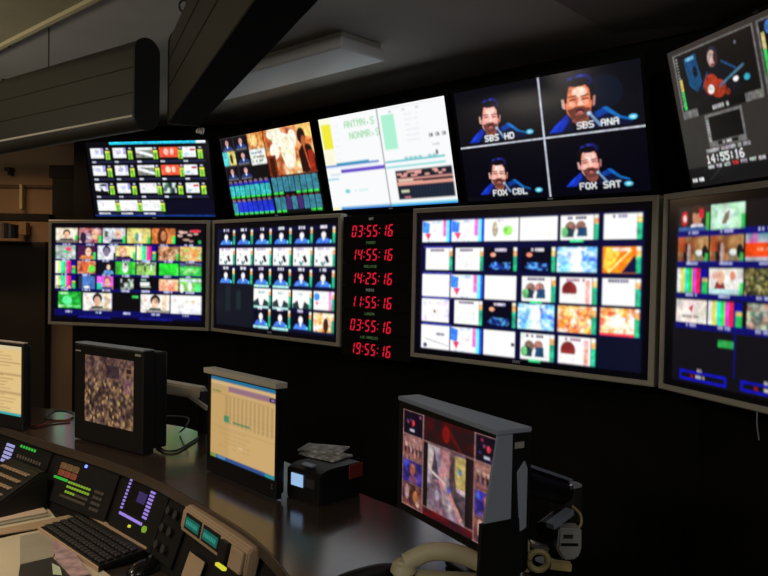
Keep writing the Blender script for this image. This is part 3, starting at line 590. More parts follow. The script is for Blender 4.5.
def pic_guitar():
    c = Pic(400, 225, (50, 47, 45))
    c.rect(0, .86, 1, 1, (22, 21, 22))
    G = (112, 110, 108)
    c.rect(.03, .04, .47, .50, G); c.rect(.038, .05, .462, .445, (20, 19, 19)); c.rect(.12, .445, .38, .50, (14, 13, 13)); mark(c, .25, .46, .09, .025, (230, 230, 230))
    for k in range(16):
        y = .07+.022*k; c.rect(.042, y, .054, y+.006, (150, 150, 150))
    c.rect(.048, .22, .062, .44, (60, 200, 90)); c.rect(.048, .22, .062, .30, (210, 190, 90))
    c.poly([(.09, .09), (.16, .08), (.175, .28), (.14, .34), (.10, .28)], (24, 76, 120)); c.rect(.10, .09, .15, .11, (110, 180, 210)); c.ell(.145, .2, .014, .04, (12, 22, 40))
    c.poly([(.16, .4), (.18, .26), (.23, .2), (.32, .2), (.36, .28), (.37, .4)], (20, 22, 30)); c.line(.29, .19, .36, .27, .006, (40, 80, 130)); c.line(.17, .33, .21, .23, .006, (40, 70, 120))
    c.ell(.25, .13, .028, .055, (40, 40, 60)); c.ell(.245, .155, .022, .055, (205, 170, 165)); c.ell(.265, .16, .012, .04, (60, 40, 40)); c.rect(.235, .19, .26, .205, (120, 70, 60))
    c.ell(.22, .32, .04, .07, (165, 55, 30)); c.ell(.255, .36, .04, .06, (150, 48, 26)); c.line(.26, .35, .40, .26, .008, (70, 110, 140)); c.ell(.215, .35, .018, .03, (240, 235, 235)); c.ell(.35, .335, .014, .016, (235, 230, 230)); c.ell(.30, .40, .014, .02, (120, 40, 25))
    c.ell(.405, .345, .015, .02, (60, 170, 205)); c.ell(.375, .11, .006, .01, (120, 130, 140))
    c.rect(.152, .513, .352, .74, G); c.rect(.17, .53, .342, .70, (14, 13, 13)); c.rect(.20, .705, .31, .73, (20, 20, 20)); mark(c, .25, .71, .05, .015, (220, 220, 220))
    for k in range(8): c.rect(.156, .55+.02*k, .168, .556+.02*k, (170, 170, 170))
    c.rect(.487, .04, .92, .50, G); c.rect(.495, .05, .912, .49, (14, 14, 15)); c.rect(.5, .22, .515, .44, (60, 200, 90)); c.rect(.5, .12, .515, .22, (220, 210, 140)); c.ell(.54, .1, .02, .04, (60, 110, 180))
    c.rect(.487, .513, .92, .72, G); c.rect(.50, .53, .90, .70, (20, 19, 20))
    c.text(.125, .748, .022, 'THURSDAY NOVEMBER 22 2012', (190, 190, 195), w=.24)
    c.text(.119, .785, .06, '14:55:16', (245, 245, 245), w=.205)
    x = .122
    for t in ('MON', 'TUE', 'WED', 'THU', 'FRI', 'SAT', 'SUN'):
        c.text(x, .862, .02, t, (225, 40, 50) if t == 'THU' else (200, 200, 205), w=.032); x += .045
    mark(c, .05, .937, .07, .022, (240, 240, 240), 1.)
    c.line(.12, .96, .22, .86, .002, (60, 62, 62)); c.line(.22, .87, .6, .90, .002, (55, 58, 58))
    return c.grain(.2, 7, 1.0)
# ---- desk displays
def pic_crowd():
    c = Pic(150, 114, (24, 18, 20))
    c.noise(0, 0, 1, 1, [(150, 110, 80), (196, 158, 104), (40, 26, 30), (100, 72, 76), (205, 172, 120), (30, 22, 28), (50, 34, 40), (34, 24, 28)], 26, 22)
    c.noise(0, 0, 1, .36, [(90, 60, 66), (140, 104, 100), (34, 22, 30), (50, 34, 46), (165, 128, 112)], 24, 8, .6)
    c.noise(0, 0, 1, 1, [(180, 140, 90), (26, 18, 22), (90, 60, 70)], 44, 34, .35)
    r = random.Random(9)
    for k in range(26): x, y = r.random(), r.uniform(.35, 1); c.ell(x, y, .016, .035, (208, 166, 104), .85); c.ell(x, y-.035, .012, .018, (60, 34, 30), .8)
    c.rect(.45, .12, .7, .3, (30, 22, 38), .6); c.rect(.8, .3, .93, .48, (140, 90, 120), .5); c.rect(.8, .12, .97, .22, (150, 110, 90), .7); c.rect(.84, .14, .93, .2, (50, 26, 26))
    return c
def pic_table():
    T = (206, 170, 112); c = Pic(200, 150, T); c.rect(0, 0, .3, 1, (196, 158, 98), .6)
    c.rect(0, 0, 1, .05, (30, 110, 150)); c.rect(0, .05, 1, .09, (214, 180, 126)); c.rect(0, .1, .25, .16, (190, 160, 110)); c.rect(.29, .09, .9, .155, (150, 112, 130)); c.rect(.9, .10, 1, .155, (50, 12, 70)); mark(c, .95, .12, .05, .014, (190, 170, 230))
    mark(c, .09, .17, .17, .014, (60, 120, 60), 1); c.rect(0, .2, .9, .205, (170, 140, 95))
    for x in range(12):
        for y in range(22): c.rect(.24+.062*x, .215+.0155*y, .275+.062*x, .221+.0155*y, (150, 122, 84), .75)
    c.rect(.22, .45, .3, .53, (70, 140, 100)); c.rect(.36, .5, .62, .52, (60, 130, 90)); c.rect(0, .60, 1, .605, (180, 145, 95))
    for k in range(5): mark(c, .4, .62+.05*k, .5, .008, (176, 144, 98), .8)
    c.rect(.45, .78, .52, .79, (235, 215, 170)); c.rect(0, .955, 1, 1, (45, 80, 140)); c.rect(0, .955, .1, 1, (120, 150, 70)); c.rect(.12, .96, .25, .99, (90, 140, 180)); c.rect(.85, .955, 1, 1, (40, 140, 150))
    return c
def pic_list():
    c = Pic(180, 150, (228, 196, 134)); c.rect(0, 0, 1, .05, (214, 200, 160))
    for k in range(18):
        v = .1+.047*k; c.rect(.05, v, .05+random.uniform(.4, .9), v+.008, (160, 120, 78), .7)
    c.rect(.45, .24, .96, .25, (140, 100, 60)); c.rect(.4, .40, .97, .43, (190, 155, 105)); c.rect(.4, .66, .97, .7, (196, 160, 110)); c.rect(0, .96, 1, 1, (60, 170, 170)); c.rect(.0, .93, .7, .945, (200, 190, 110))
    return c
def pic_control():
    c = Pic(260, 208, (38, 18, 24))
    c.noise(.22, 0, .8, .26, [(60, 14, 16), (36, 18, 24), (30, 18, 26), (80, 12, 14)], 8, 4); c.noise(.22, .9, 1, 1.12, [(70, 14, 20), (44, 20, 34)], 6, 3); c.ell(.47, .12, .035, .08, (140, 20, 18)); c.line(.5, .08, .62, .25, .02, (110, 16, 14), .7); c.noise(.2, .9, .8, 1, [(110, 12, 20), (50, 18, 30), (70, 20, 34)], 8, 3)
    W = (200, 150, 150)
    c.rect(0, .252, 1, .262, W, .7); c.rect(.2, .91, .8, .918, W, .7)
    for s in (0, .74):
        k0 = 1.2; c.rect(s, 0, s+.235, 1, (30, 14, 30)); cells = [(.01, .245), (.268, .5), (.52, .74), (.77, .99)]
        X = lambda v: s+v*k0
        a, b = cells[0]; c.rect(X(.01), a, X(.185), b, (16, 8, 26))
        for k in range(7): c.ell(X(random.uniform(.03, .17)), random.uniform(.03, .22), .012, .016, random.choice([(160, 50, 80), (70, 60, 130), (150, 80, 120)]), .8)
        c.ell(X(.10), .12, .014, .03, (235, 60, 80)); c.rect(X(.07), .19, X(.11), .21, (210, 210, 220))
        a, b = cells[1]; c.noise(X(.01), a, X(.185), b, [(190, 130, 110), (150, 95, 85), (215, 160, 140)], 6, 5)
        for k in range(5): c.rect(X(.02+.035*k), a+.09, X(.04+.035*k), b, (50, 24, 28)); c.ell(X(.035+.035*k), a+.09, .012, .025, (225, 180, 160)); c.ell(X(.03+.035*k), b-.03, .01, .03, (170, 110, 90))
        a, b = cells[2]; c.noise(X(.01), a, X(.185), b, [(40, 40, 200), (20, 30, 120), (70, 60, 220), (30, 20, 90)], 6, 5); c.ell(X(.10), .60, .03, .06, (200, 110, 70)); c.poly([(X(.06), .74), (X(.08), .66), (X(.13), .66), (X(.15), .74)], (120, 70, 110)); c.ell(X(.03), .57, .018, .03, (30, 90, 250))
        a, b = cells[3]; c.noise(X(.01), a, X(.185), b, [(90, 35, 30), (140, 70, 50), (40, 16, 20), (180, 110, 70)], 6, 5); c.ell(X(.05), .85, .022, .08, (235, 190, 180)); c.ell(X(.13), .87, .022, .06, (225, 140, 70)); c.ell(X(.15), .94, .02, .03, (250, 220, 190)); c.rect(X(.08), .79, X(.1), .98, (40, 14, 16))
        for q in ((0, 0, .196, .006), (0, .252, .196, .26), (0, .505, .196, .513), (0, .75, .196, .757), (0, .992, .196, 1), (0, 0, .006, 1), (.19, 0, .196, 1)): c.rect(X(q[0]), q[1], X(q[2]), q[3], W, .8)
    x0, y0, x1, y1 = .29, .27, .66, .91
    c.noise(0, .27, .225, .99, [(200, 150, 140), (40, 20, 40), (90, 60, 120), (120, 60, 50)], 9, 30, .3); c.noise(.75, .27, .97, .99, [(200, 150, 140), (40, 20, 40), (90, 60, 120), (120, 60, 50)], 9, 30, .3); c.rect(.245, y0, .70, y1, (20, 12, 18)); w = x1-x0; h = y1-y0; P = lambda a, b: (x0+a*w, y0+b*h)
    c.noise(x0, y0, x1, y1, [(214, 180, 176), (120, 90, 110), (200, 120, 130), (240, 224, 218), (90, 70, 100), (170, 150, 180)], 9, 8)
    c.rect(*P(0, 0), *P(.22, .45), (240, 224, 218), .8); c.rect(*P(.38, 0), *P(.66, .4), (214, 130, 128), .8); c.rect(*P(.6, 0), *P(.74, .35), (90, 60, 60)); c.rect(*P(.74, .03), *P(1, .5), (208, 190, 90)); c.ell(*P(.87, .25), .02, .03, (90, 150, 200))
    c.poly([P(.1, .4), P(.18, .05), P(.27, .3), P(.32, .5), P(.14, .52)], (50, 44, 60)); c.poly([P(0, .62), P(.3, .5), P(.42, .7), P(.36, 1), P(0, 1)], (64, 60, 80), .6); c.poly([P(.58, .36), P(.66, .12), P(.8, .55), P(1, .58), P(1, 1), P(.68, .75)], (40, 30, 36), .9); c.ell(*P(.27, .74), .022, .05, (200, 200, 215)); c.ell(*P(.58, .58), .018, .03, (60, 70, 200)); c.line(*P(.6, .65), *P(.92, .96), .03, (225, 150, 140)); c.ell(*P(.5, .8), .03, .07, (150, 140, 140), .7); c.line(*P(0, .38), *P(.45, .5), .012, (230, 210, 215)); c.noise(x0, y0, x1, y1, [(214, 180, 176), (60, 50, 70), (200, 150, 150), (120, 100, 120)], 14, 22, .3)
    return c.grain(.16, 7, 1.0)

# ------------------------------------------------------------------ wall displays
EY = 1.6
def lower_display(label, x, y, yaw, pic, logo=None, W=1.2473, H=.74, dim=1., blur=2):
    t = thing('wall_display', label, 'display', (x, y, EY-.0641), yaw, 'silver framed lower displays')
    f = N(); ring(f, W, H, .0225, 0, .045, .004); fr = obj('frame', f, 'silver', t)
    screen('screen', pic, W-.04, H-.04, 'screen', t, y=.007, gain=dim, blur=blur)
    b = N(); bx(b, -W/2+.008, W/2-.008, .0455, .10, -H/2+.008, H/2-.008, .01); obj('casing', b, 'black', t)
    if logo:
        l = N(); text_bm(l, logo, 0 if logo == 'SONY' else .0, -H/2+.030, .013, .0065); obj('logo', l, 'logo', t)
    b = N(); bx(b, -.25, .25, .1005, .16, -.2, .2); obj('wall_bracket', b, 'black', t)
    return t
lower_display('silver framed display at the left end of the lower row, showing news and sport thumbnails', -1.774, 5.084, -.244, pic_news())
lower_display('silver framed display just left of the red clocks, showing rows of small blue suited faces', -.699, 4.51, -.754, pic_faces(), 'SONY')
lower_display('large silver framed display just right of the red clocks, filled with bright white thumbnails', .59, 3.269, -.755, pic_white(), 'SONY')
lower_display('silver framed display at the right end of the lower row', 1.247, 2.225, -1.254, pic_ctrl(), blur=1)
def upper_display(label, x, y, yaw, pic, blur=5, gain=1.):
    W, H = .92, .5175; s = .832
    t = thing('wall_display', label, 'display', (x*s, y*s, EY+.7059*s), (D(0), 0, 0), 'black framed tilted upper displays')
    t.rotation_euler = (D(14.36), 0, yaw)
    f = N(); ring(f, W+.03, H+.03, .0149, -.004, .03, .002); obj('bezel', f, 'blackm', t)
    screen('screen', pic, W, H, 'screen', t, y=0., gain=gain, blur=blur)
    b = N(); bx(b, -W/2, W/2, .031, .075, -H/2, H/2, .01); obj('casing', b, 'blackm', t)
    l = N(); bx(l, -.014, .014, -.0052, -.0042, -H/2-.011, -H/2-.004); obj('logo', l, 'logo', t)
    l = N(); bx(l, -.012, .012, -.0062, -.0042, H/2+.003, H/2+.011); obj('sensor', l, 'darkgrey', t)
    b = N(); bx(b, -.15, .15, .0755, .12, -.1, .1); obj('wall_bracket', b, 'black', t)
    return t
UP = [(-1.949, 6.13, -.217), (-.876, 5.563, -.771), (-.018, 4.723, -.768), (.827, 3.906, -.763), (1.485, 2.882, -1.311)]
for (x, y, a), pc, lb in zip(UP, (pic_router(), pic_mixer(), pic_sheet(), pic_quad(), pic_guitar()), (
    'upper display at the far left, showing small white thumbnails with green level bars',
    'tilted upper display showing a fiery orange picture above rows of blue and teal meters',
    'tilted upper display with two bright white spreadsheet pages side by side',
    'tilted upper display split in four with a bearded singer in each quarter',
    'tilted upper display at the right edge, showing a guitar player')):
    upper_display(lb, x, y, a, pc, blur={'er': 2, 'rs': 3, 'de': 4}.get(lb[-2:], 4) if 'thumbnails' not in lb else 2)

# ------------------------------------------------------------------ clocks between the middle displays
SEG = {'0': 'abcdef', '1': 'bc', '2': 'abged', '3': 'abgcd', '4': 'fgbc', '5': 'afgcd', '6': 'afgedc', '7': 'abc', '8': 'abcdefg', '9': 'abcdfg'}
def digits(bm, s, x0, z0, h, y):
    w = h*.52; t = h*.12; sl = .16; g = h*.03
    def q(pts):
        P = [(x0+cx+a+(b)*sl, z0+b) for a, b in pts]; prism(bm, P, 'y', y-.001, y)
    cx = 0
    for ch in s:
        if ch == ':':
            for b in (h*.25, h*.65): q([(0, b), (t*.8, b), (t*.8, b+t*.8), (0, b+t*.8)])
            cx += h*.30; continue
        for k in SEG[ch]:
            m = h/2
            if k == 'a': q([(g+t*.3, h), (w-g-t*.3, h), (w-g-t, h-t), (g+t, h-t)])
            if k == 'd': q([(g+t, t), (w-g-t, t), (w-g-t*.3, 0), (g+t*.3, 0)])
            if k == 'g': q([(g+t, m+t/2), (w-g-t, m+t/2), (w-g-t*.6, m), (w-g-t, m-t/2), (g+t, m-t/2), (g+t*.6, m)])
            if k == 'b': q([(w, h-g), (w, m+g), (w-t, m+t*.6), (w-t, h-t-g)])
            if k == 'c': q([(w, m-g), (w, g), (w-t, t+g), (w-t, m-t*.6)])
            if k == 'f': q([(0, h-g), (t, h-t-g), (t, m+t*.6), (0, m+g)])
            if k == 'e': q([(0, m-g), (t, m-t*.6), (t, t+g), (0, g)])
        cx += w+h*.22
    return cx
# plane shared with the two middle displays
r2 = Vector((math.cos(-.7545), math.sin(-.7545), 0)); Pm = Vector((-.699, 4.51, 0))+r2*(.0)
J2 = Vector((-.699, 4.51, 0))+r2*.6237; J3 = Vector((.59, 3.269, 0))-r2*.6237
mid = (J2+J3)/2; gapw = (J3-J2).length
times = [('03:55:16', 'GMT', 'topmost'), ('14:55:16', 'SYDNEY', 'second from the top'), ('14:25:16', 'ADELAIDE', 'third from the top'), ('11:55:16', 'PERTH', 'fourth from the top'), ('03:55:16', 'LONDON', 'fifth from the top'), ('19:55:16', 'LOS ANGELES', 'lowest')]
ch = .126; ztop = EY+.286
for i, (tm, city, pos) in enumerate(times):
    zc = ztop-ch*(i+1)
    t = thing('digital_clock', f'black clock with red digits {tm}, {pos} in the column', 'clock', (mid.x, mid.y, zc), -.7545, 'stacked red digit clocks')
    w2 = gapw/2-.02
    b = N(); bx(b, -w2, w2, .01, .09, .001, ch-.001, .002); obj('housing', b, 'blackm', t)
    dw = digits(bmesh.new(), tm, 0, 0, .062, 0)
    X = -dw/2-.026
    for q in tm:
        b = N(); X0 = X; X += digits(b, q, X, .012, .062, .0092)
        obj('colon' if q == ':' else 'digit', b, 'led_red', t)
    b = N(); text_bm(b, city, -.035, ch-.026, .014, .0092); obj('city_label', b, 'led_white' if i in (0, 3) else 'led_green', t)

# ------------------------------------------------------------------ room
CZ = 2.6
def quadwall(name, a, b, z0, z1, m, th=.1):
    """vertical slab from a to b (xy), thickness away from the room on the left of a->b"""
    a, b = Vector((*a, 0)), Vector((*b, 0)); t = (b-a).normalized(); n = Vector((-t.y, t.x, 0))*th
    bm = N(); v = [bm.verts.new((p.x, p.y, z)) for z in (z0, z1) for p in (a, b, b+n, a+n)]
    for q in ((0, 1, 2, 3), (4, 5, 6, 7), (0, 1, 5, 4), (1, 2, 6, 5), (2, 3, 7, 6), (3, 0, 4, 7)): bm.faces.new([v[k] for k in q])
    return struct(name, bm, m)
struct('floor', B(-4.6, 3.1, -3.1, 6.7, -.1, 0), 'floor')
struct('ceiling', B(-4.6, 3.1, -3.1, 6.7, CZ, CZ+.1), 'ceiling')
quadwall('wall_back', (-4.5, 6.05), (3, 6.05), 0, CZ, 'wall')
quadwall('wall_left', (-4.5, -3), (-4.5, 6.05), 0, CZ, 'wall')
quadwall('wall_right', (3, 6.05), (3, -3), 0, CZ, 'blackm')
quadwall('wall_front', (3, -3), (-4.5, -3), 0, CZ, 'wall')
# black faceted board wall that carries the displays
def offs(p, yaw, d): return (p[0]-math.sin(yaw)*d, p[1]+math.cos(yaw)*d)
off = .30
A = offs((-2.40, 5.24), -.244, off); Bp = offs((-1.165, 4.94), -.5, off); Cc = offs((1.044, 2.842), -1.0, off); Dd = offs((1.56, 1.27), -1.254, off)
bm = N(); pts = [A, Bp, Cc, Dd]; bk = [offs(A, -.244, .05), offs(Bp, -.5, .05), offs(Cc, -1, .05), offs(Dd, -1.254, .05)]
prism(bm, pts+bk[::-1], 'z', .0, CZ-.001)
struct('wall_display_side', bm, 'blackm')

# ------------------------------------------------------------------ ceiling lamp
ax = math.atan2(-.685, .729)
lamp = thing('ceiling_light', 'unlit white box shaped ceiling light fixed to the ceiling above the displays', 'ceiling light', (-.012, 3.31, CZ-.001), ax)
b = N(); bx(b, -1.25, 0, -.27, .0, -.075, -.022, .012, 3); obj('diffuser', b, 'diffuser', lamp, True)
b = N(); bx(b, -1.235, -.015, -.255, -.015, -.0215, 0, .003); obj('lamp_body', b, 'lampbody', lamp)

# ------------------------------------------------------------------ long black overhead housings
def housing(label, a, b, zb, zt, w, flat=False):
    a, b = Vector((*a, 0)), Vector((*b, 0)); L = (b-a).length; yaw = math.atan2(b.y-a.y, b.x-a.x)
    t = thing('overhead_housing', label, 'overhead housing', (a.x, a.y, zb), yaw, 'long black overhead housings')
    h = zt-zb; r = w/2; pts = []
    groove = (h*.38, h*.66); gd = .004
    if flat: pts += [(-r, .006), (-r+.006, 0), (r-.006, 0), (r, .006)]
    else:
        for k in range(13): an = PI+PI*k/12; pts.append((r*math.cos(an), r+r*math.sin(an)))
    for g in groove: pts += [(r, g-.004), (r-gd, g-.002), (r-gd, g+.002), (r, g+.004)]
    for k in range(13): an = PI*k/12; pts.append((r*math.cos(an), h-r+r*math.sin(an)))
    for g in groove[::-1]: pts += [(-r, g+.004), (-r+gd, g+.002), (-r+gd, g-.002), (-r, g-.004)]
    bm = N(); prism(bm, pts, 'x', .012, L-.012); body = obj('body', bm, 'housing', t, True)
    if flat: bm = N(); bx(bm, .013, L-.013, -r, r, -.0025, -.0003); obj('underside_shade', bm, mat('underside shade black', (.004, .004, .004), .9, spec=.1), t)  # flat housing: black sheet added to darken the lit underside
    cap = ([(-r-.004, -.004), (r+.004, -.004)] if flat else [((r+.004)*math.cos(PI+PI*k/16), r+(r+.004)*math.sin(PI+PI*k/16)) for k in range(17)])+[((r+.004)*math.cos(PI*k/16), h-r+(r+.004)*math.sin(PI*k/16)) for k in range(17)]
    for x in (0, L-.0115): bm = N(); prism(bm, cap, 'x', x, x+.0115); obj('end_cap', bm, 'housingb', t)
    for s in (() if flat else (-1, 1)):
        bm = N(); bx(bm, .013, L-.013, s*(r+.0005)-.0015 if s > 0 else -r-.0045, r+.0045 if s > 0 else -r-.0005, r*.75, r*.75+.008); obj('edge_trim', bm, 'silver', t)
    for x in (.3*L, .8*L):
        bm = N(); cyl(bm, (x, 0, h+(CZ-zt)/2), .003, CZ-zt, n=8); obj('suspension_rod', bm, 'darkgrey', t)
    return t
housing('long black overhead housing that runs off the left edge of the photo', (-.885, 2.74), (-2.75, 4.17), 2.10, 2.43, .10)
housing('long black overhead housing that runs towards the viewer and off the top', (-.72, 2.63), (.095, .72), 2.10, 2.43, .105, True)
t = thing('junction_bracket', 'small glassy metal clip under the joint of the two overhead housings', 'bracket', (-.665, 2.66, 2.094), -1.19)
b = N(); bx(b, -.05, .0, -.012, .012, -.012, 0, .002); obj('clip_plate', b, 'alu', t)
b = N(); cyl(b, (.01, 0, -.012), .008, .02, n=12); obj('clip_screw', b, 'alu', t, True)

# ------------------------------------------------------------------ console curve
LIP = [(-2.3, 3.42), (-1.85, 3.08), (-1.404, 2.71), (-1.091, 2.453), (-.844, 2.262), (-.656, 2.09), (-.54, 1.96), (-.433, 1.83), (-.286, 1.64), (-.18, 1.444), (-.09, 1.2), (-.04, .95), (-.03, .7)]
def cat(P, n=8):
    P = [np.array(q, float) for q in P]; P = [2*P[0]-P[1]]+P+[2*P[-1]-P[-2]]; o = []
    for i in range(1, len(P)-2):
        a, b, c, d = P[i-1:i+3]
        for k in range(n):
            t = k/n; o.append(.5*(2*b+(c-a)*t+(2*a-5*b+4*c-d)*t*t+(3*b-a-3*c+d)*t**3))
    o.append(P[-2]); return np.array(o)
LC = cat(LIP); SG = np.linalg.norm(np.diff(LC, axis=0), axis=1); SS = np.append(0, np.cumsum(SG))
def lip(s):
    i = min(max(int(np.searchsorted(SS, s))-1, 0), len(SG)-1); t = (s-SS[i])/SG[i]; q = LC[i]+(LC[i+1]-LC[i])*t
    a = LC[max(i-2, 0)]; b = LC[min(i+3, len(LC)-1)]; T = (b-a)/np.linalg.norm(b-a); return q, T, np.array([T[1], -T[0]])
def Q(s, v):
    q, T, n = lip(s); o = -.015+.065*v; return Vector((*(q+n*o), .965-.165*v))
BACK = cat([(-2.0, 3.86), (-1.62, 3.2), (-1.25, 2.98), (-.79, 2.77), (-.62, 2.62), (-.3, 2.28), (-.04, 1.95), (.09, 1.79), (.3, 1.45), (.43, 1.15), (.46, .7)], 8)
def strip(bm, P, R, z0, z1, n=None):
    """slab between two polylines of equal length"""
    a = [[bm.verts.new((p[0], p[1], z)) for p in X] for X in (P, R) for z in (z0, z1)]
    P0, P1, R0, R1 = a
    for i in range(len(P0)-1):
        bm.faces.new((P1[i], P1[i+1], R1[i+1], R1[i])); bm.faces.new((P0[i], R0[i], R0[i+1], P0[i+1]))
        bm.faces.new((P0[i], P0[i+1], P1[i+1], P1[i])); bm.faces.new((R0[i], R1[i], R1[i+1], R0[i+1]))
    for i in (0, -1): bm.faces.new((P0[i], P1[i], R1[i], R0[i]))
ns = 70; sv = np.linspace(0, SS[-1], ns)
lipP = [lip(s)[0] for s in sv]
bi = np.linspace(0, len(BACK)-1, ns); backP = [BACK[int(b)]*(1-(b % 1))+BACK[min(int(b)+1, len(BACK)-1)]*(b % 1) for b in bi]
desk = thing('control_console', 'long curved dark brown control desk with raised rear shelf and sloping front panel', 'desk', (-.8, 2.3, 0))
inv = Vector((.8, -2.3, 0))
def dobj(name, bm, m, **k): o = obj(name, bm, m, desk, **k); o.location = inv; return o
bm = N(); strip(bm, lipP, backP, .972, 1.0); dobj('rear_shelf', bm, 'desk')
bm = N(); strip(bm, [lip(s)[0]+lip(s)[2]*.004 for s in sv], [lip(s)[0]+lip(s)[2]*.0005 for s in sv], .971, .999); dobj('shelf_edge', bm, mat('shelf edge strip', (.06, .045, .035), .35))
def rows(bm, R):
    V = [[bm.verts.new(p) for p in r] for r in R]
    for a, b in zip(V, V[1:]):
        for i in range(len(a)-1): bm.faces.new((a[i], a[i+1], b[i+1], b[i]))
bm = N(); rows(bm, [[Q(s, 0)+Vector((0, 0, .006)) for s in sv], [Q(s, 1) for s in sv], [Q(s, 1)+Vector((*(-lip(s)[2]*.02), 0)) for s in sv], [Q(s, 0)+Vector((*(-lip(s)[2]*.02), .006)) for s in sv]]); dobj('front_panel', bm, 'black')
sv2 = np.linspace(0, SS[-1]-.45, 60)
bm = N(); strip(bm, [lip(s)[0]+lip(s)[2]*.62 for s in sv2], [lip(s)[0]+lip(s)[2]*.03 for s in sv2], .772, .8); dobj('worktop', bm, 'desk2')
bm = N(); strip(bm, [lip(s)[0]-lip(s)[2]*.03 for s in sv], [lip(s)[0]-lip(s)[2]*.28 for s in sv], .0, .77); dobj('plinth', bm, 'blackm')
bm = N(); strip(bm, [lip(s)[0]-lip(s)[2]*.05 for s in sv], [lip(s)[0]-lip(s)[2]*.25 for s in sv], .771, .971); dobj('shelf_support', bm, 'blackm')

# ------------------------------------------------------------------ instruments in the sloping panel
TILT = -math.atan2(.065, .165)
def module(name, label, cat, s0, s1, v0=0., g=None):
    a, b = Q(s0, v0), Q(s1, v0); q, T, n = lip((s0+s1)/2)
    yaw = math.atan2(b.y-a.y, b.x-a.x); a = a+Vector((n[0], n[1], 0))*.004
    return thing(name, label, cat, a, (TILT, 0, yaw), g), (b-a).length
def keys(parent, name, m, x0, z0, nx, nz, kw, kh, gx, gz, y=-.0065, th=.004, cap=None):
    c = 0
    for j in range(nz):
        for i in range(nx):
            if cap and c >= cap: return
            bm = N(); X = x0+i*(kw+gx); Z = z0-j*(kh+gz); bx(bm, X, X+kw, y-th, y, Z-kh, Z, min(kw, kh)*.15, 1); obj(name, bm, m, parent); c += 1
def plate(t, w, h, y=-.006, m='black', x0=0.):
    bm = N(); bx(bm, x0, w, y, .0, -h, -.001, .0015); return obj('panel', bm, 'blackm' if m == 'black' else m, t)
PH = .165
t, w = module('intercom_panel', 'black panel at the left end with a lavender key block and blue display', 'control panel', 1.10, 1.53)
pn = plate(t, w, .105)
bm = N(); bx(bm, .0, .035, -.008, -.0065, -.075, -.02); obj('lcd_screen', bm, 'k_lcdb', pn)
keys(pn, 'key', 'k_lav', .115, -.022, 3, 5, .018, .010, .003, .004)
keys(pn, 'key', 'k_green', .215, -.012, 6, 1, .011, .009, .009, 0)
keys(pn, 'key', 'k_tan', .215, -.045, 9, 1, .011, .012, .009, 0)
t, w = module('router_panel', 'wide black control panel with amber keys above rows of lime lit keys', 'control panel', 1.575, 1.93)
pn = plate(t, w, .145)
keys(pn, 'key', 'k_org', .035, -.02, 3, 1, .034, .020, .004, 0)
keys(pn, 'key', 'k_redo', .035, -.043, 3, 1, .034, .018, .004, 0)
keys(pn, 'key', 'k_green', .02, -.066, 5, 1, .014, .008, .003, 0)
keys(pn, 'key', 'k_lime', .11, -.068, 9, 2, .0095, .007, .0055, .007)
keys(pn, 'key', 'k_lime', .11, -.098, 4, 1, .0095, .007, .0055, .007)
keys(pn, 'key', 'k_tan', .17, -.098, 5, 1, .012, .008, .003, .006)
keys(pn, 'key', 'k_tan', .09, -.113, 10, 1, .012, .008, .003, .006)
keys(pn, 'key', 'k_tan', .265, -.066, 3, 4, .013, .009, .004, .008)
bm = N(); cyl(bm, (.175, -.008, -.01), .005, .004, 'y'); obj('indicator', bm, 'k_blue', pn)
t, w = module('touch_panel', 'small black screen framed by violet lit keys', 'control panel', 1.965, 2.225)
pn = plate(t, w, .155)
bm = N(); bx(bm, .055, .165, -.009, -.0065, -.088, -.004, .001); obj('touch_screen', bm, 'gloss', pn); bm = N(); bx(bm, .11, .158, -.0095, -.0091, -.05, -.02); obj('screen_glow', bm, em('dim violet screen area', (.12, .08, .4), .25), t)
keys(pn, 'key', 'k_vio', .038, .0, 1, 9, .010, .006, 0, .004); keys(pn, 'key', 'k_vio', .169, -.006, 2, 8, .010, .006, .003, .004)
keys(pn, 'key', 'k_vio', .042, -.094, 10, 1, .011, .008, .003, 0)
bm = N(); cyl(bm, (.20, -.009, -.106), .009, .006, 'y'); obj('lit_button', bm, 'k_lime', pn); bm = N(); cyl(bm, (.12, -.009, -.118), .004, .006, 'y'); obj('indicator', bm, 'k_yel', pn)
t, w = module('knob_panel', 'dark panel with small knobs between the violet lit screen and the beige unit', 'control panel', 2.235, 2.36)
pn = plate(t, w, .155)
for k in range(6):
    bm = N(); cyl(bm, (.03+.045*(k % 2), -.013, -.03-.045*(k//2)), .011, .012, 'y', r2=.009); obj('knob', bm, 'darkgrey', pn, True)
t, w = module('blank_panel', 'plain black panel right of the beige unit with a column of tiny lamps', 'control panel', 2.765, 3.0)
pn = plate(t, w, .155); 
for k in range(5): bm = N(); bx(bm, .03, .036, -.008, -.0065, -.04-.02*k, -.034-.02*k); obj('indicator', bm, 'k_tan', pn)
# beige unit with two teal displays, standing proud of the panel
a, b = Q(2.385, -.02), Q(2.745, -.02); q, T, n = lip(2.565); yaw = math.atan2(b.y-a.y, b.x-a.x); w = (b-a).length
t = thing('control_unit', 'beige control unit with two teal readouts fixed on the sloping front panel', 'control unit', a+Vector((n[0], n[1], 0))*.012, (TILT*.6, 0, yaw))
bm = N(); prism(bm, [(.0, .020), (-.026, .016), (-.034, .006), (-.032, -.040), (-.024, -.050), (-.002, -.050)], 'x', 0, w, .004); obj('case', bm, 'beige', t, True)
for x in (.035, .140):
    bm = N(); bx(bm, x-.006, x+.086, -.0362, -.0335, -.034, .004, .001); obj('readout_frame', bm, 'black', t)
    bm = N(); bx(bm, x, x+.08, -.0372, -.0363, -.028, -.004); r = obj('readout', bm, 'k_teal', t)
    for k in range(7):
        bm = N(); bx(bm, x+.006+.0098*k, x+.0125+.0098*k, -.0376, -.0373, -.021, -.011); obj('readout_character', bm, 'k_tealt', r)
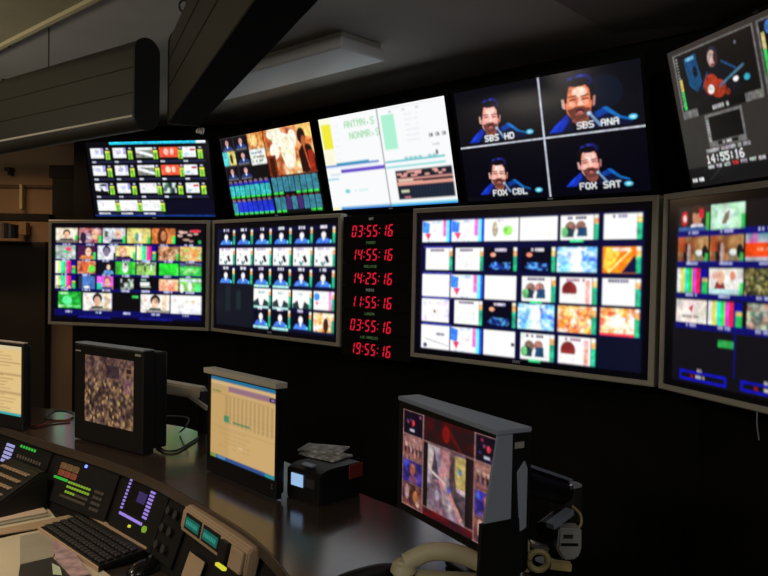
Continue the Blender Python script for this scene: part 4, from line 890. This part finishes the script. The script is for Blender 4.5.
bm = N(); bx(bm, .245, .285, -.046, -.0338, -.046, .004, .005); obj('black_button', bm, 'black', t)
bm = N(); bx(bm, .243, .283, -.043, -.033, -.058, -.051, .001); obj('indicator_bar', bm, 'k_yel', t)
bm = N(); bx(bm, .295, w-.008, -.042, -.0338, -.044, .004, .004); obj('side_grip', bm, M['beige'], t)
t, w = module('paper_label', 'small tan paper label stuck below the beige control unit', 'label', 2.43, 2.515, .50)
bm = N(); bx(bm, 0, w, -.0085, -.0065, -.06, 0); obj('card', bm, 'beige', t)

# ------------------------------------------------------------------ desk displays
def deskmon(name, label, x, y, z, yaw, SW, SH, pic, bl, br, bt, bb, dep, front, topm=None, stand=True, gain=.9, backd=.0, top_d=None, blur=2):
    """x,y,z the lower left corner of the picture; bl br bt bb bezel widths"""
    t = thing(name, label, 'monitor', (x, y, 1.0), yaw, None); z -= 1.0
    W0, W1, Z0, Z1 = -bl, SW+br, z-bb, z+SH+bt
    bm = N(); o = [(W0, Z0), (W1, Z0), (W1, Z1), (W0, Z1)]; i = [(0, z), (SW, z), (SW, z+SH), (0, z+SH)]
    L = [[bm.verts.new((p[0], yy, p[1])) for p in P] for P, yy in ((o, dep), (o, -.008+.004), ([(W0+.004, Z0+.004), (W1-.004, Z0+.004), (W1-.004, Z1-.004), (W0+.004, Z1-.004)], -.008), (i, -.008+.004), (i, dep))]
    for a, b in zip(L, L[1:]+L[:1]):
        for k in range(4): bm.faces.new((a[k], a[(k+1) % 4], b[(k+1) % 4], b[k]))
    obj('bezel', bm, front, t)
    s = screen('screen', pic, SW, SH, 'screend', t, y=.0, z=0., blur=blur, gain=gain); s.location = (SW/2, 0, z+SH/2)
    bm = N(); bx(bm, W0+.004, W1-.004, dep+.0005, dep+.0005+(backd or .03), Z0+.01, Z1-.006, .008); obj('back_casing', bm, 'black', t)
    if topm: bm = N(); bx(bm, W0, W1, -.006, (top_d or dep), Z1+.0003, Z1+.005, .0015); obj('top_strip', bm, topm, t)
    if stand:
        bm = N(); bx(bm, SW/2-.10, SW/2+.10, .0, dep+.09, .001, .012, .004); obj('base', bm, 'black', t)
        if Z0 > .03: bm = N(); bx(bm, SW/2-.03, SW/2+.03, dep+.031, dep+.06, .0125, Z0+.08, .004); obj('neck', bm, 'black', t)
    return t
deskmon('desk_monitor', 'black monitor at the left edge showing a pale yellow list', -1.50, 2.75, 1.05, -.534, .256, .25, pic_list(), .012, .014, .012, .045, .012, 'black', 'silver', stand=False, gain=.95, backd=.02)
mb = deskmon('desk_monitor', 'thick black boxy monitor on the shelf showing a tightly packed crowd', -1.007, 2.497, 1.07, -.627, .275, .225, pic_crowd(), .05, .052, .034, .066, .035, 'black', 'greymetal', stand=False, gain=.8, backd=.055, top_d=.035, blur=1)
bm = N(); bx(bm, .288, .318, -.0095, -.008, .312, .320, .001); obj('badge', bm, 'label', mb)
bm = N(); bx(bm, -.044, -.012, -.0095, -.008, .303, .308, .001); obj('brand_plate', bm, 'label', mb)
mc = deskmon('desk_monitor', 'slim monitor with a silver top edge showing a tan table window', -.497, 2.145, 1.05, -.837, .339, .234, pic_table(), .010, .010, .006, .046, .012, 'gloss', None, stand=False, gain=.95, backd=.012)
bm = N(); bx(bm, -.016, .358, -.018, .02, .2905, .306, .003); obj('top_strip', bm, 'silver', mc)
for dz in (.016, .008): bm = N(); cyl(bm, (.335, -.009, .036+dz-.012), .002, .003, 'y', n=8); obj('power_lamp', bm, 'k_tan', mc)
# large monitor at the right with hood
md = thing('desk_monitor', 'large thick monitor at the right with pale grey hood, its screen showing reddish studio pictures', 'monitor', (.048, 1.581, 1.0), -1.049)
SW, SH = .342, .203
bm = N(); bx(bm, -.022, .3445, .0, .03, .082, .318, .003); obj('front_casing', bm, 'black', md)
s = screen('screen', pic_control(), SW, SH, 'screend', md, y=-.0012, blur=3, gain=.8); s.location = (SW/2, 0, .1+SH/2)
bm = N(); prism(bm, [(-.020, .050), (-.020, -.004), (.352, -.028), (.352, .050)], 'z', .3185, .327, .0015); obj('hood_top', bm, 'greymetal', md)
bm = N(); prism(bm, [(.006, .3180), (-.026, .3180), (-.052, .170), (.006, .170)], 'x', .3465, .352); obj('hood_side', bm, 'greymetal', md)
bm = N(); prism(bm, [(.030, .1695), (-.058, .1695), (-.062, .03), (.030, .03)], 'x', .345, .353); obj('side_cheek', bm, 'black', md)
bm = N(); prism(bm, [(.05, .3175), (.0065, .3175), (.0065, .170), (.05, .170)], 'x', .3455, .3505); obj('side_plate', bm, 'black', md)
bm = N(); bx(bm, .0, .343, .031, .062, .06, .315, .015, 3); obj('back_casing', bm, 'black', md, True)
bm = N(); prism(bm, [(.018, .25), (.034, .268), (.040, .255), (.040, .15), (.026, .145)], 'x', .351, .3535); obj('side_vent', bm, 'greymetal', md)
bm = N(); bx(bm, .351, .3525, .012, .032, .292, .303); obj('badge', bm, 'label', md)
bm = N(); bx(bm, .12, .24, .03, .13, .001, .012, .004); obj('base', bm, 'black', md)
bm = N(); bx(bm, .15, .21, .0625, .09, .0125, .20, .004); obj('neck', bm, 'black', md)

# ------------------------------------------------------------------ card reader / printer with leaflets
pr = thing('label_printer', 'small black desktop printer with a pale blue lit display, on the shelf between two monitors', 'printer', (-.247, 1.93, 1.0), -.72)
bm = N(); prism(bm, [(.0, .0), (.15, .0), (.15, .088), (.03, .088), (.0, .078)], 'x', 0, .13, .004); obj('body', bm, 'black', pr, True)
bm = N(); bx(bm, .022, .066, -.0035, -.0008, .036, .068, .001); obj('lcd', bm, 'k_lcd', pr)
bm = N(); bx(bm, .078, .11, -.003, -.0008, .04, .062, .001); obj('paper_slot', bm, 'darkgrey', pr)
bm = N(); bx(bm, .045, .085, .012, .028, .0885, .094, .002); obj('lid_catch', bm, 'greymetal', pr)
bm = N(); bx(bm, .1305, .134, .10, .15, .05, .088, .002); obj('red_catch', bm, 'redcable', pr)
for k, (dx, dy, rz, lb) in enumerate(((-.005, .03, .1, 'printed grey leaflet lying directly on the printer lid'), (.0, .045, .45, 'printed grey leaflet lying turned on top of another leaflet on the printer'))):
    t = thing('leaflet', lb, 'leaflet', (-.238+dx, 1.955+dy, 1.0892+.0055*k), -.72+rz)
    bm = N(); bx(bm, 0, .125, .03, .112, .0, .005, .001); obj('pages', bm, 'print', t)

# ------------------------------------------------------------------ phones
ph = thing('desk_phone', 'cream desk telephone with rows of keys in front of the right hand monitor', 'telephone', (.135, 1.265, 1.001), -.10)
bm = N(); prism(bm, [(-.10, .0), (.10, .0), (.10, .040), (.06, .046), (-.10, .012)], 'x', -.075, .075, .004); pb = obj('base', bm, 'beige2', ph, True)
bm = N(); tube(bm, [(-.095, .085, .056), (-.05, .092, .076), (.0, .092, .076), (.05, .085, .062)], .017, 12); hd = obj('handset', bm, 'beige2', ph, True)
bm = N(); cyl(bm, (-.098, .083, .049), .026, .026, n=24, r2=.019); bmesh.ops.bevel(bm, geom=[e for e in bm.edges if e.calc_face_angle(0) > .5], offset=.006, segments=3, affect='EDGES'); obj('earpiece', bm, 'beige2', hd, True)
for j in range(4):
    for i in range(7):
        bm = N(); x = -.066+.0195*i; y = .035-.03*j; z = .046+(y-.06)*.2125; bx(bm, x, x+.015, y-.009, y+.009, z-.001, z+.005, .002, 1); obj('key', bm, 'darkgrey', pb)
hs = thing('telephone_handset', 'black telephone handset lying at the bottom edge left of the cream phone', 'telephone', (-.02, 1.365, 1.001), .55)
bm = N(); tube(bm, [(-.09, 0, .016), (-.04, 0, .028), (.03, 0, .03), (.08, 0, .018)], .015, 12); obj('grip', bm, 'black', hs, True)
for x in (-.09, .08): bm = N(); cyl(bm, (x, 0, .013), .024, .026, n=20, r2=.020); obj('earpiece', bm, 'black', hs, True)

# ------------------------------------------------------------------ helper: point at a view direction and depth (for loose items measured off the photo)
_p, _r, _f = -.025, .019, 739.7
_F = Vector((0, math.cos(_p), math.sin(_p))); _U = Vector((0, -math.sin(_p), math.cos(_p))); _R = Vector((1, 0, 0))
RR = _R*math.cos(_r)+_U*math.sin(_r); UU = -_R*math.sin(_r)+_U*math.cos(_r)
def at(px, py, dep): return Vector((0, 0, EY))+(_F+RR*((px-384)/_f)-UU*((py-288)/_f))*dep
def onz(px, py, z): d = _F+RR*((px-384)/_f)-UU*((py-288)/_f); return Vector((0, 0, EY))+d*((z-EY)/d.z)

def free(name, label, cat, base, group=None): return thing(name, label, cat, base, 0, group)
def fobj(t, name, bm, m, smooth=True):
    o = obj(name, bm, m, t, smooth); o.location = -t.location; return o
# monitor arm behind the right monitor
ar = free('monitor_arm', 'silver and black jointed monitor arm behind the right hand monitor', 'monitor arm', at(560, 560, 1.62))
p0, p1 = at(520, 468, 1.45), at(562, 481, 1.60)
bm = N(); tube(bm, [p0+Vector((0, 0, -.022)), (p0+p1)/2+Vector((0, 0, -.022)), p1+Vector((0, 0, -.022))], .028, 12, 2); fobj(ar, 'upper_link', bm, 'black')
def bar(bm, a, b, w, h):
    d = (b-a).normalized(); s = d.cross(Vector((0, 0, 1))).normalized()*w/2; u = s.cross(d).normalized()*h/2
    v = [bm.verts.new(p+i*s+j*u) for p in (a, b) for i, j in ((-1, -1), (1, -1), (1, 1), (-1, 1))]
    for q in ((0, 1, 2, 3), (4, 5, 6, 7), (0, 1, 5, 4), (1, 2, 6, 5), (2, 3, 7, 6), (3, 0, 4, 7)): bm.faces.new([v[k] for k in q])
bm = N(); bar(bm, p0+Vector((0, 0, .008)), p1+Vector((0, 0, .006)), .05, .006); fobj(ar, 'link_cover', bm, 'greymetal', False)
e = at(566, 492, 1.62)
bm = N(); cyl(bm, e+Vector((0, 0, -.02)), .034, .075); fobj(ar, 'elbow_joint', bm, 'darkgrey')
for q in ((556, 477), (563, 480), (570, 487)):
    bm = N(); cyl(bm, at(*q, 1.58), .006, .01, n=12); fobj(ar, 'bolt', bm, 'alu')
bm = N(); tube(bm, [e+Vector((0, 0, -.05)), at(560, 520, 1.6), at(545, 532, 1.56)], .024, 10, 2); fobj(ar, 'lower_link', bm, 'black')
bm = N(); bar(bm, at(550, 526, 1.52), at(570, 511, 1.56), .02, .012); fobj(ar, 'lower_cover', bm, 'greymetal', False)
bm = N(); cyl(bm, at(545, 560, 1.60)+Vector((0, 0, -.05)), .022, at(545, 560, 1.6).z-.05-1.0 if at(545, 560, 1.6).z-.05-1.0 > .02 else .1); fobj(ar, 'post', bm, 'black')
# connector box, bracket, cable
cb = free('connector_box', 'grey plastic connector box with a printed lid hanging at the monitor arm', 'connector box', at(569, 545, 1.54))
c0 = at(569, 545, 1.54)
bm = N(); prism(bm, [(c0.x-.024, c0.z-.012), (c0.x-.022, c0.z+.034), (c0.x+.026, c0.z+.034), (c0.x+.027, c0.z-.012), (c0.x+.018, c0.z-.030), (c0.x-.010, c0.z-.034)], 'y', c0.y, c0.y+.04, .004); fobj(cb, 'shell', bm, mat('grey connector plastic', (.40, .40, .42), .5))
bm = N(); bx(bm, c0.x-.012, c0.x+.008, c0.y-.0015, c0.y-.0002, c0.z+.014, c0.z+.022); fobj(cb, 'print', bm, 'darkgrey', False)
bm = N(); bx(bm, c0.x-.017, c0.x+.019, c0.y-.0015, c0.y-.0002, c0.z-.002, c0.z+.004); fobj(cb, 'slot', bm, 'black', False)
br = free('cable_clamp', 'yellowed plastic ring clamp low beside the right hand monitor', 'clamp', at(545, 560, 1.50))
c1 = at(538, 560, 1.50)
bm = N(); bx(bm, c1.x-.026, c1.x-.016, c1.y, c1.y+.03, c1.z-.026, c1.z+.034, .002); fobj(br, 'plate', bm, 'yellowed', False)
bm = N()
tor = [Vector((c1.x+.019*math.cos(k*PI/8), c1.y-.003, c1.z+.019*math.sin(k*PI/8))) for k in range(17)]
tube(bm, tor, .0065, 8, 2); fobj(br, 'ring', bm, 'yellowed')
bm = N(); bar(bm, c1+Vector((.024, 0, -.008)), c1+Vector((.066, 0, -.012)), .02, .014); fobj(br, 'tongue', bm, 'yellowed', False)
bm = N(); bar(bm, c1+Vector((-.015, 0.005, .032)), c1+Vector((.02, .005, .022)), .02, .008); fobj(br, 'upper_tab', bm, 'alu', False)
bm = N(); tube(bm, [at(572, 506, 1.58), at(580, 514, 1.57), at(581, 524, 1.56), at(576, 530, 1.56)], .003, 8)
tag(obj('yellow_cable', bm, 'yellowed', None, True), 'short yellow cable looping from the arm elbow to the grey connector box', 'cable')
# arm between the crowd monitor and the tan-table monitor
a2 = free('monitor_arm', 'grey jointed arm showing between the crowd monitor and the slim monitor', 'monitor arm', at(185, 440, 2.75))
q0, q1 = at(140, 382, 2.72), at(204, 393, 2.70)
bm = N(); bar(bm, q0, q1, .06, .042); bmesh.ops.bevel(bm, geom=bm.edges[:], offset=.006, segments=2, affect='EDGES'); fobj(a2, 'upper_link', bm, 'silver')
bm = N(); cyl(bm, at(203, 400, 2.70), .026, .07); fobj(a2, 'joint', bm, 'darkgrey')
bm = N(); bar(bm, at(190, 396, 2.66), at(208, 409, 2.66), .02, .012); fobj(a2, 'brace', bm, 'silver')
jp = at(203, 400, 2.70)
bm = N(); cyl(bm, (jp.x, jp.y, (jp.z-.036+1.0)/2), .018, jp.z-.036-1.0); fobj(a2, 'post', bm, 'black')
# cables on the shelf
def cable(label, pts, r, m): bm = N(); tube(bm, pts, r, 8); return tag(obj('cable', bm, m, None, True), label, 'cable')
cable('thin grey cable curling out from behind the crowd monitor', [at(158, 417, 2.6), at(172, 416, 2.6), at(188, 418, 2.6), at(186, 426, 2.58), onz(180, 432, 1.008)], .003, 'bluelid')
cable('red cable lying on the shelf between the two left monitors', [onz(24, 424, 1.006), onz(38, 426, 1.006), onz(52, 422, 1.006), onz(70, 420, 1.006)], .004, 'redcable')
cable('grey cable arching over the shelf behind the red cable', [onz(45, 416, 1.008), onz(55, 411, 1.02), onz(66, 411, 1.02), onz(74, 414, 1.008)], .006, 'bluelid')
cable('pair of thin black leads crossing the shelf right of the crowd monitor', [onz(157, 446, 1.005), onz(166, 451, 1.005), onz(178, 450, 1.005), onz(190, 443, 1.005), onz(198, 438, 1.005)], .004, 'rubber')

# ------------------------------------------------------------------ lower worktop items
DZ = .801
def sheet(name, label, cat, px, z, m, th=.002, group=None):
    P = [onz(a, b, z) for a, b in px]; c = sum(P, Vector())/len(P); c.z = z-th
    t = thing(name, label, cat, c, 0, group)
    bm = N(); prism(bm, [(p.x-c.x, p.y-c.y) for p in P], 'z', 0, th); obj('page', bm, m, t); return t, c
sheet('paper_sheet', 'large cream sheet lying under the other papers left of the keyboard', 'paper', [(-40, 548), (48, 527), (112, 577), (70, 620), (-40, 620)], DZ+.003, 'paper2')
sheet('paper_sheet', 'grey green sheet overlapping the large cream sheet at the left', 'paper', [(20, 536), (50, 530), (60, 541), (53, 557), (20, 564)], DZ+.006, 'paper3')
sheet('document_folder', 'dark folder lying at the bottom left corner', 'folder', [(20, 565), (52, 557), (78, 580), (60, 600), (14, 605)], DZ+.010, 'darkgrey', .003)
t, c = sheet('magazine', 'pink and violet printed magazine page beside the dark folder', 'magazine', [(52, 540), (70, 546), (90, 574), (72, 577), (56, 560)], DZ+.012, mat('coloured magazine print', (.42, .30, .32), .6, noise=.5, nscale=30), .0018)
sheet('note_card', 'small pale green note card at the bottom edge', 'card', [(52, 563), (60, 567), (62, 575), (53, 574)], DZ+.0145, mat('pale green card', (.50, .62, .45), .7), .001)
sheet('plastic_ruler', 'tan straight edge strip lying between the paper stack and the large sheet', 'ruler', [(-10, 536), (-10, 531), (68, 515), (78, 518), (72, 522)], DZ+.012, 'beige', .003)
pk = [(-30, 506), (0, 501), (26, 499), (39, 503), (47, 513), (0, 522), (-30, 527)]
for k in range(3):
    sheet('paper_sheet', ['lowest sheet of the tan paper stack at the left edge', 'middle sheet of the tan paper stack at the left edge', 'top sheet of the tan paper stack at the left edge'][k], 'paper', [(a+[9, 3, 0][k], b+[5, 2, -1][k]) for a, b in pk], DZ+.004+.005*k, ['paper2', 'paper3', 'paper'][k], .003, 'tan paper stack')
# keyboard
kbp = Vector((-.889, 2.309, 0)); kyaw = math.atan2(2.047-2.309, -.625+.889)
kb = thing('keyboard', 'black computer keyboard with a beige rear rim on the lower worktop', 'keyboard', (kbp.x-.004, kbp.y-.016, DZ+.0036), kyaw)
bm = N(); prism(bm, [(-.165, .0), (.0, .0), (.0, .026), (-.165, .012)], 'x', 0, .40, .003); kc = obj('case', bm, 'black', kb, True)
bm = N(); prism(bm, [(-.034, .0228), (-.002, .0265), (-.002, .032), (-.034, .0285)], 'x', .0, .40, .001); obj('rear_rim', bm, 'beige', kb)
bm = N(); bx(bm, .03, .30, -.026, -.010, .0315, .0335, .001); obj('rim_strip', bm, 'black', kb)
bm = N(); prism(bm, [(-.168, .0), (-.1655, .0), (-.1655, .014), (-.168, .012)], 'x', -.004, .404); obj('front_rim', bm, 'beige', kb)
km = N(); bx(km, 0, .0158, 0, .0158, 0, .006, .0015, 1); kme = bpy.data.meshes.new('key'); bmesh.ops.recalc_face_normals(km, faces=km.faces); km.to_mesh(kme); km.free(); kme.materials.append(M['darkgrey'])
for j in range(5):
    for i in range(18):
        y = -.155+.0225*j
        k = bpy.data.objects.new('key', kme); COL.objects.link(k); k.parent = kc; k.location = (.012+.021*i, y, .0128+(y+.165)*.085+.0006)
# sloping keypad unit at the far left
kp = thing('keypad_unit', 'dark sloping keypad unit with strips of tan keys at the left edge of the worktop', 'keypad', (-1.243, 2.318, DZ+.001), -.68)
bm = N(); prism(bm, [(-.02, .0), (.15, .0), (.15, .125), (.13, .13), (-.02, .05)], 'x', -.15, .10, .006); kq = obj('case', bm, 'black', kp, True)
for j in range(4):
    for i in range(9):
        y = .015+.028*j; z = .05+(y+.02)*.533; bm = N(); x = -.115+.021*i; bx(bm, x, x+.016, y-.007, y+.007, z+.0005, z+.006, .001, 1); obj('key', bm, 'tankey', kq)
bm = N(); tube(bm, [(-.15, -.028, .04), (-.02, -.030, .04), (.10, -.028, .04)], .006, 8); obj('front_rail', bm, 'tankey', kp, True)
ms = thing('computer_mouse', 'dark computer mouse at the bottom edge right of the keyboard', 'mouse', (*onz(144, 571, DZ)[:2], DZ+.001), -.5)
bm = N(); bmesh.ops.create_uvsphere(bm, u_segments=20, v_segments=12, radius=.032); bmesh.ops.scale(bm, vec=(1, 1.7, .9), verts=bm.verts); bmesh.ops.bisect_plane(bm, geom=bm.verts[:]+bm.edges[:]+bm.faces[:], plane_co=(0, 0, 0), plane_no=(0, 0, -1), clear_outer=True); bmesh.ops.holes_fill(bm, edges=bm.edges); obj('shell', bm, 'gloss', ms, True)
bm = N(); cyl(bm, (0, .025, .027), .006, .008, 'x', n=14); obj('scroll_wheel', bm, 'darkgrey', ms, True)

# ------------------------------------------------------------------ loudspeaker low at the right
sp = thing('loudspeaker', 'black floor standing loudspeaker in the dark at the lower right', 'loudspeaker', (1.10, 1.90, 0), -1.254)
bm = N(); bx(bm, -.05, .38, .0, .30, .001, 1.09, .006); obj('cabinet', bm, mat('black speaker veneer', (.016, .016, .016), .5), sp)
for z, r in ((.55, .10), (.80, .075), (.96, .03)):
    bm = N(); cyl(bm, (.16, -.004, z), r, .008, 'y', 32, r*.92); d = obj('driver', bm, 'darkgrey', sp, True)
    bm = N(); cyl(bm, (.16, -.0095, z), r*.3, .006, 'y', 20, r*.1); obj('dust_cap', bm, 'gloss', d, True)
bm = N(); bx(bm, -.01, .02, -.0035, -.0005, 1.035, 1.042, .001); obj('badge', bm, 'label', sp)
cable('thin hanging lead below the right end display', [at(757, 412, 2.1), at(757, 425, 2.1), at(759, 440, 2.1)], .002, 'bluelid')

# ------------------------------------------------------------------ left background
YB = 6.04
def wp(px, py, y=YB): d = _F+RR*((px-384)/_f)-UU*((py-288)/_f); return Vector((0, 0, EY))+d*(y/d.y)
def wbox(px0, py0, px1, py1, y0, y1, bev=0.):
    a, b = wp(px0, py0, y0), wp(px1, py1, y0); bm = N(); bx(bm, a.x, b.x, y0, y1, b.z, a.z, bev); return bm
def wthing(name, label, cat, q, parts):
    a = wp(q[0], q[3], q[4]); t = thing(name, label, cat, a)
    for n, bm, m in parts: o = obj(n, bm, m, t); o.location = -t.location
    return t
wthing('wall_cabinet', 'black cabinet high on the tan wall left of the first upper display', 'cabinet', (50, 0, 92, 300, 5.75), [('body', wbox(52, 178, 96, 300, 5.70, 6.02, .01), 'blackm'), ('top_box', wbox(49, 165, 74, 178.4, 5.75, 6.02, .005), 'blackm'), ('side_box', wbox(74.6, 170, 96, 178.4, 5.78, 6.02, .005), mat('dark tan board', (.07, .055, .04), .7))])
tag(obj('trim_1', wbox(-160, 181.5, 51, 186, 5.99, 6.03), mat('dark wall strip', (.05, .04, .03), .7)), kind='structure')  # thin dark strip across the tan wall
tag(obj('trim_2', wbox(-160, 210, 49, 221, 5.62, 5.74), 'blackm'), kind='structure')
wthing('cable_conduit', 'thin upright tan conduit with a socket box on the left wall', 'conduit', (18, 0, 24, 236, 5.98), [('pipe', wbox(19, 184, 22, 209.5, 5.97, 6.02, .008), 'trimlight'), ('socket_box', wbox(17, 222, 26, 235, 5.95, 6.02, .004), 'wall')])
tag(obj('door_1', wbox(-160, 238, 44, 420, 5.93, 6.035, .004), 'door'), kind='structure')
cols = [('white', (.5, .45, .38)), ('brown', (.16, .08, .05)), ('grey', (.28, .27, .25)), ('black', (.03, .03, .03))]
for k in range(4):
    n, cc = cols[k]; bm = wbox(1+3.6*k, 222.5+k*.7, 4.0+3.6*k, 238-.0, 5.72, 5.78, .002)
    tag(obj('binder', bm, mat(n+' binder cover', cc, .6)), f'{n} upright binder, {["first","second","third","fourth"][k]} from the left edge under the dark rail', 'binder', 'binders on the ledge')
tag(obj('trim_3', wbox(-160, 238.3, 18, 241, 5.70, 5.925), 'door'), kind='structure')
wthing('security_camera', 'tiny black camera on the tan wall below the overhead housing', 'camera', (4, 0, 11, 172, 5.94), [('body', wbox(4, 167, 9, 171, 5.95, 6.048, .004), 'black'), ('bracket', wbox(7.5, 171.3, 10, 175, 5.98, 6.048), 'black')])
# cord from the ceiling to the left housing, hook ring
cable('dark twisted cord hanging from the ceiling above the left overhead housing', [onz(9, 45, CZ-.004), at(5, 60, 4.1), at(4, 74, 4.05), at(3, 86, 4.02), at(9, 95, 3.98), at(11, 100, 3.95)], .008, 'rubber')
hk = free('hook_ring', 'black ring hook at the top of the rear overhead housing', 'hook', at(184, 8, 2.6))
c2 = at(184, 6, 2.55)
bm = N(); tube(bm, [c2+Vector((.016*math.cos(k*PI/8), 0, .02*math.sin(k*PI/8))) for k in range(17)], .004, 8, 2); fobj(hk, 'ring', bm, 'rubber')
bm = N(); tube(bm, [c2+Vector((0, 0, .02)), c2+Vector((.004, 0, .04)), Vector((c2.x+.004, c2.y, CZ-.002))], .004, 8, 2); fobj(hk, 'stem', bm, 'rubber')
# ceiling drops
def ceilpoly(name, px, z, m):
    P = [onz(a, b, z) for a, b in px]; bm = N(); prism(bm, [(p.x, p.y) for p in P], 'z', z, CZ-.0005); return tag(obj(name, bm, m), kind='structure')
a, b = onz(-60, 74, 2.56), onz(110, -13, 2.56); d = (b-a).normalized(); n = Vector((d.y, -d.x, 0)); 
if n.y > 0: n = -n
a = a-d*.5; b = b+d*1.2
bm = N(); prism(bm, [(p.x, p.y) for p in (a, b, b+n*1.3, a+n*1.3)], 'z', 2.56, CZ-.0005); tag(obj('trim_4', bm, 'soffit'), kind='structure')
bm = N(); prism(bm, [(p.x, p.y) for p in (a-n*.02, b-n*.02, b-n*.001, a-n*.001)], 'z', 2.545, CZ-.0005); tag(obj('trim_5', bm, 'trimlight'), kind='structure')
a, b = onz(540, -8, 2.585), onz(612, 33, 2.585); d = (b-a).normalized()
bm = N(); prism(bm, [(p.x, p.y) for p in (a-d*.25, b, b+Vector((.9, -.35, 0)), a+Vector((1.2, -.9, 0)))], 'z', 2.585, CZ-.0005); tag(obj('trim_6', bm, 'soffit2'), kind='structure')

# ------------------------------------------------------------------ warm room lamps and added unseen fill lights
def area(name, loc, size, power, col, rot=(0, 0, 0), spread=None):
    l = bpy.data.lights.new(name, 'AREA'); l.shape = 'RECTANGLE'; l.size, l.size_y = size; l.energy = power; l.color = col
    if spread: l.spread = spread
    o = bpy.data.objects.new(name, l); COL.objects.link(o); o.location = loc; o.rotation_euler = rot; return o
area('warm_desk_downlight', (-1.75, 1.2, 2.5), (.3, .3), 12., (1, .76, .54), (D(12), 0, 0), D(100))
area('wall_washer', (-3.0, 5.3, 2.5), (.6, .15), 7., (1, .62, .33), (D(-12), 0, 0))
area('rear_fill_light', (-1.9, -1.4, 2.5), (1.2, .3), 33., (1, .90, .74), (D(25), 0, 0))  # unseen lamp added behind the camera for ambient frontal light
area('left_ceiling_fill', (-2.9, 2.3, 1.8), (.5, .5), 28., (1, .90, .74), (PI, 0, 0))  # unseen upward light added to brighten the left ceiling
area('rear_fill_light', (1.3, -1.0, 2.5), (1.2, .3), 9., (1, .93, .84), (D(25), 0, 0))  # second unseen lamp, added to brighten the right monitor arm
area('rear_ceiling_fill', (.9, .2, 1.9), (.5, .5), 5., (1, .93, .84), (PI, 0, 0))  # unseen upward light added to lift the middle of the ceiling
w = bpy.data.worlds.new('dark room'); w.use_nodes = True; w.node_tree.nodes['Background'].inputs[0].default_value = (0, 0, 0, 1); w.node_tree.nodes['Background'].inputs[1].default_value = 0
bpy.context.scene.world = w

# ------------------------------------------------------------------ camera
cd = bpy.data.cameras.new('camera'); cd.sensor_width = 36; cd.sensor_fit = 'HORIZONTAL'; cd.lens = 739.7*36/768; cd.clip_start = .05
cam = bpy.data.objects.new('camera', cd); COL.objects.link(cam)
cam.matrix_world = Matrix(((RR.x, UU.x, -_F.x, 0), (RR.y, UU.y, -_F.y, 0), (RR.z, UU.z, -_F.z, EY), (0, 0, 0, 1)))
sc = bpy.context.scene; sc.camera = cam
sc.view_settings.view_transform = 'Standard'; sc.view_settings.look = 'None'; sc.view_settings.gamma = 1; sc.view_settings.exposure = 0
sc.view_settings.use_curve_mapping = False
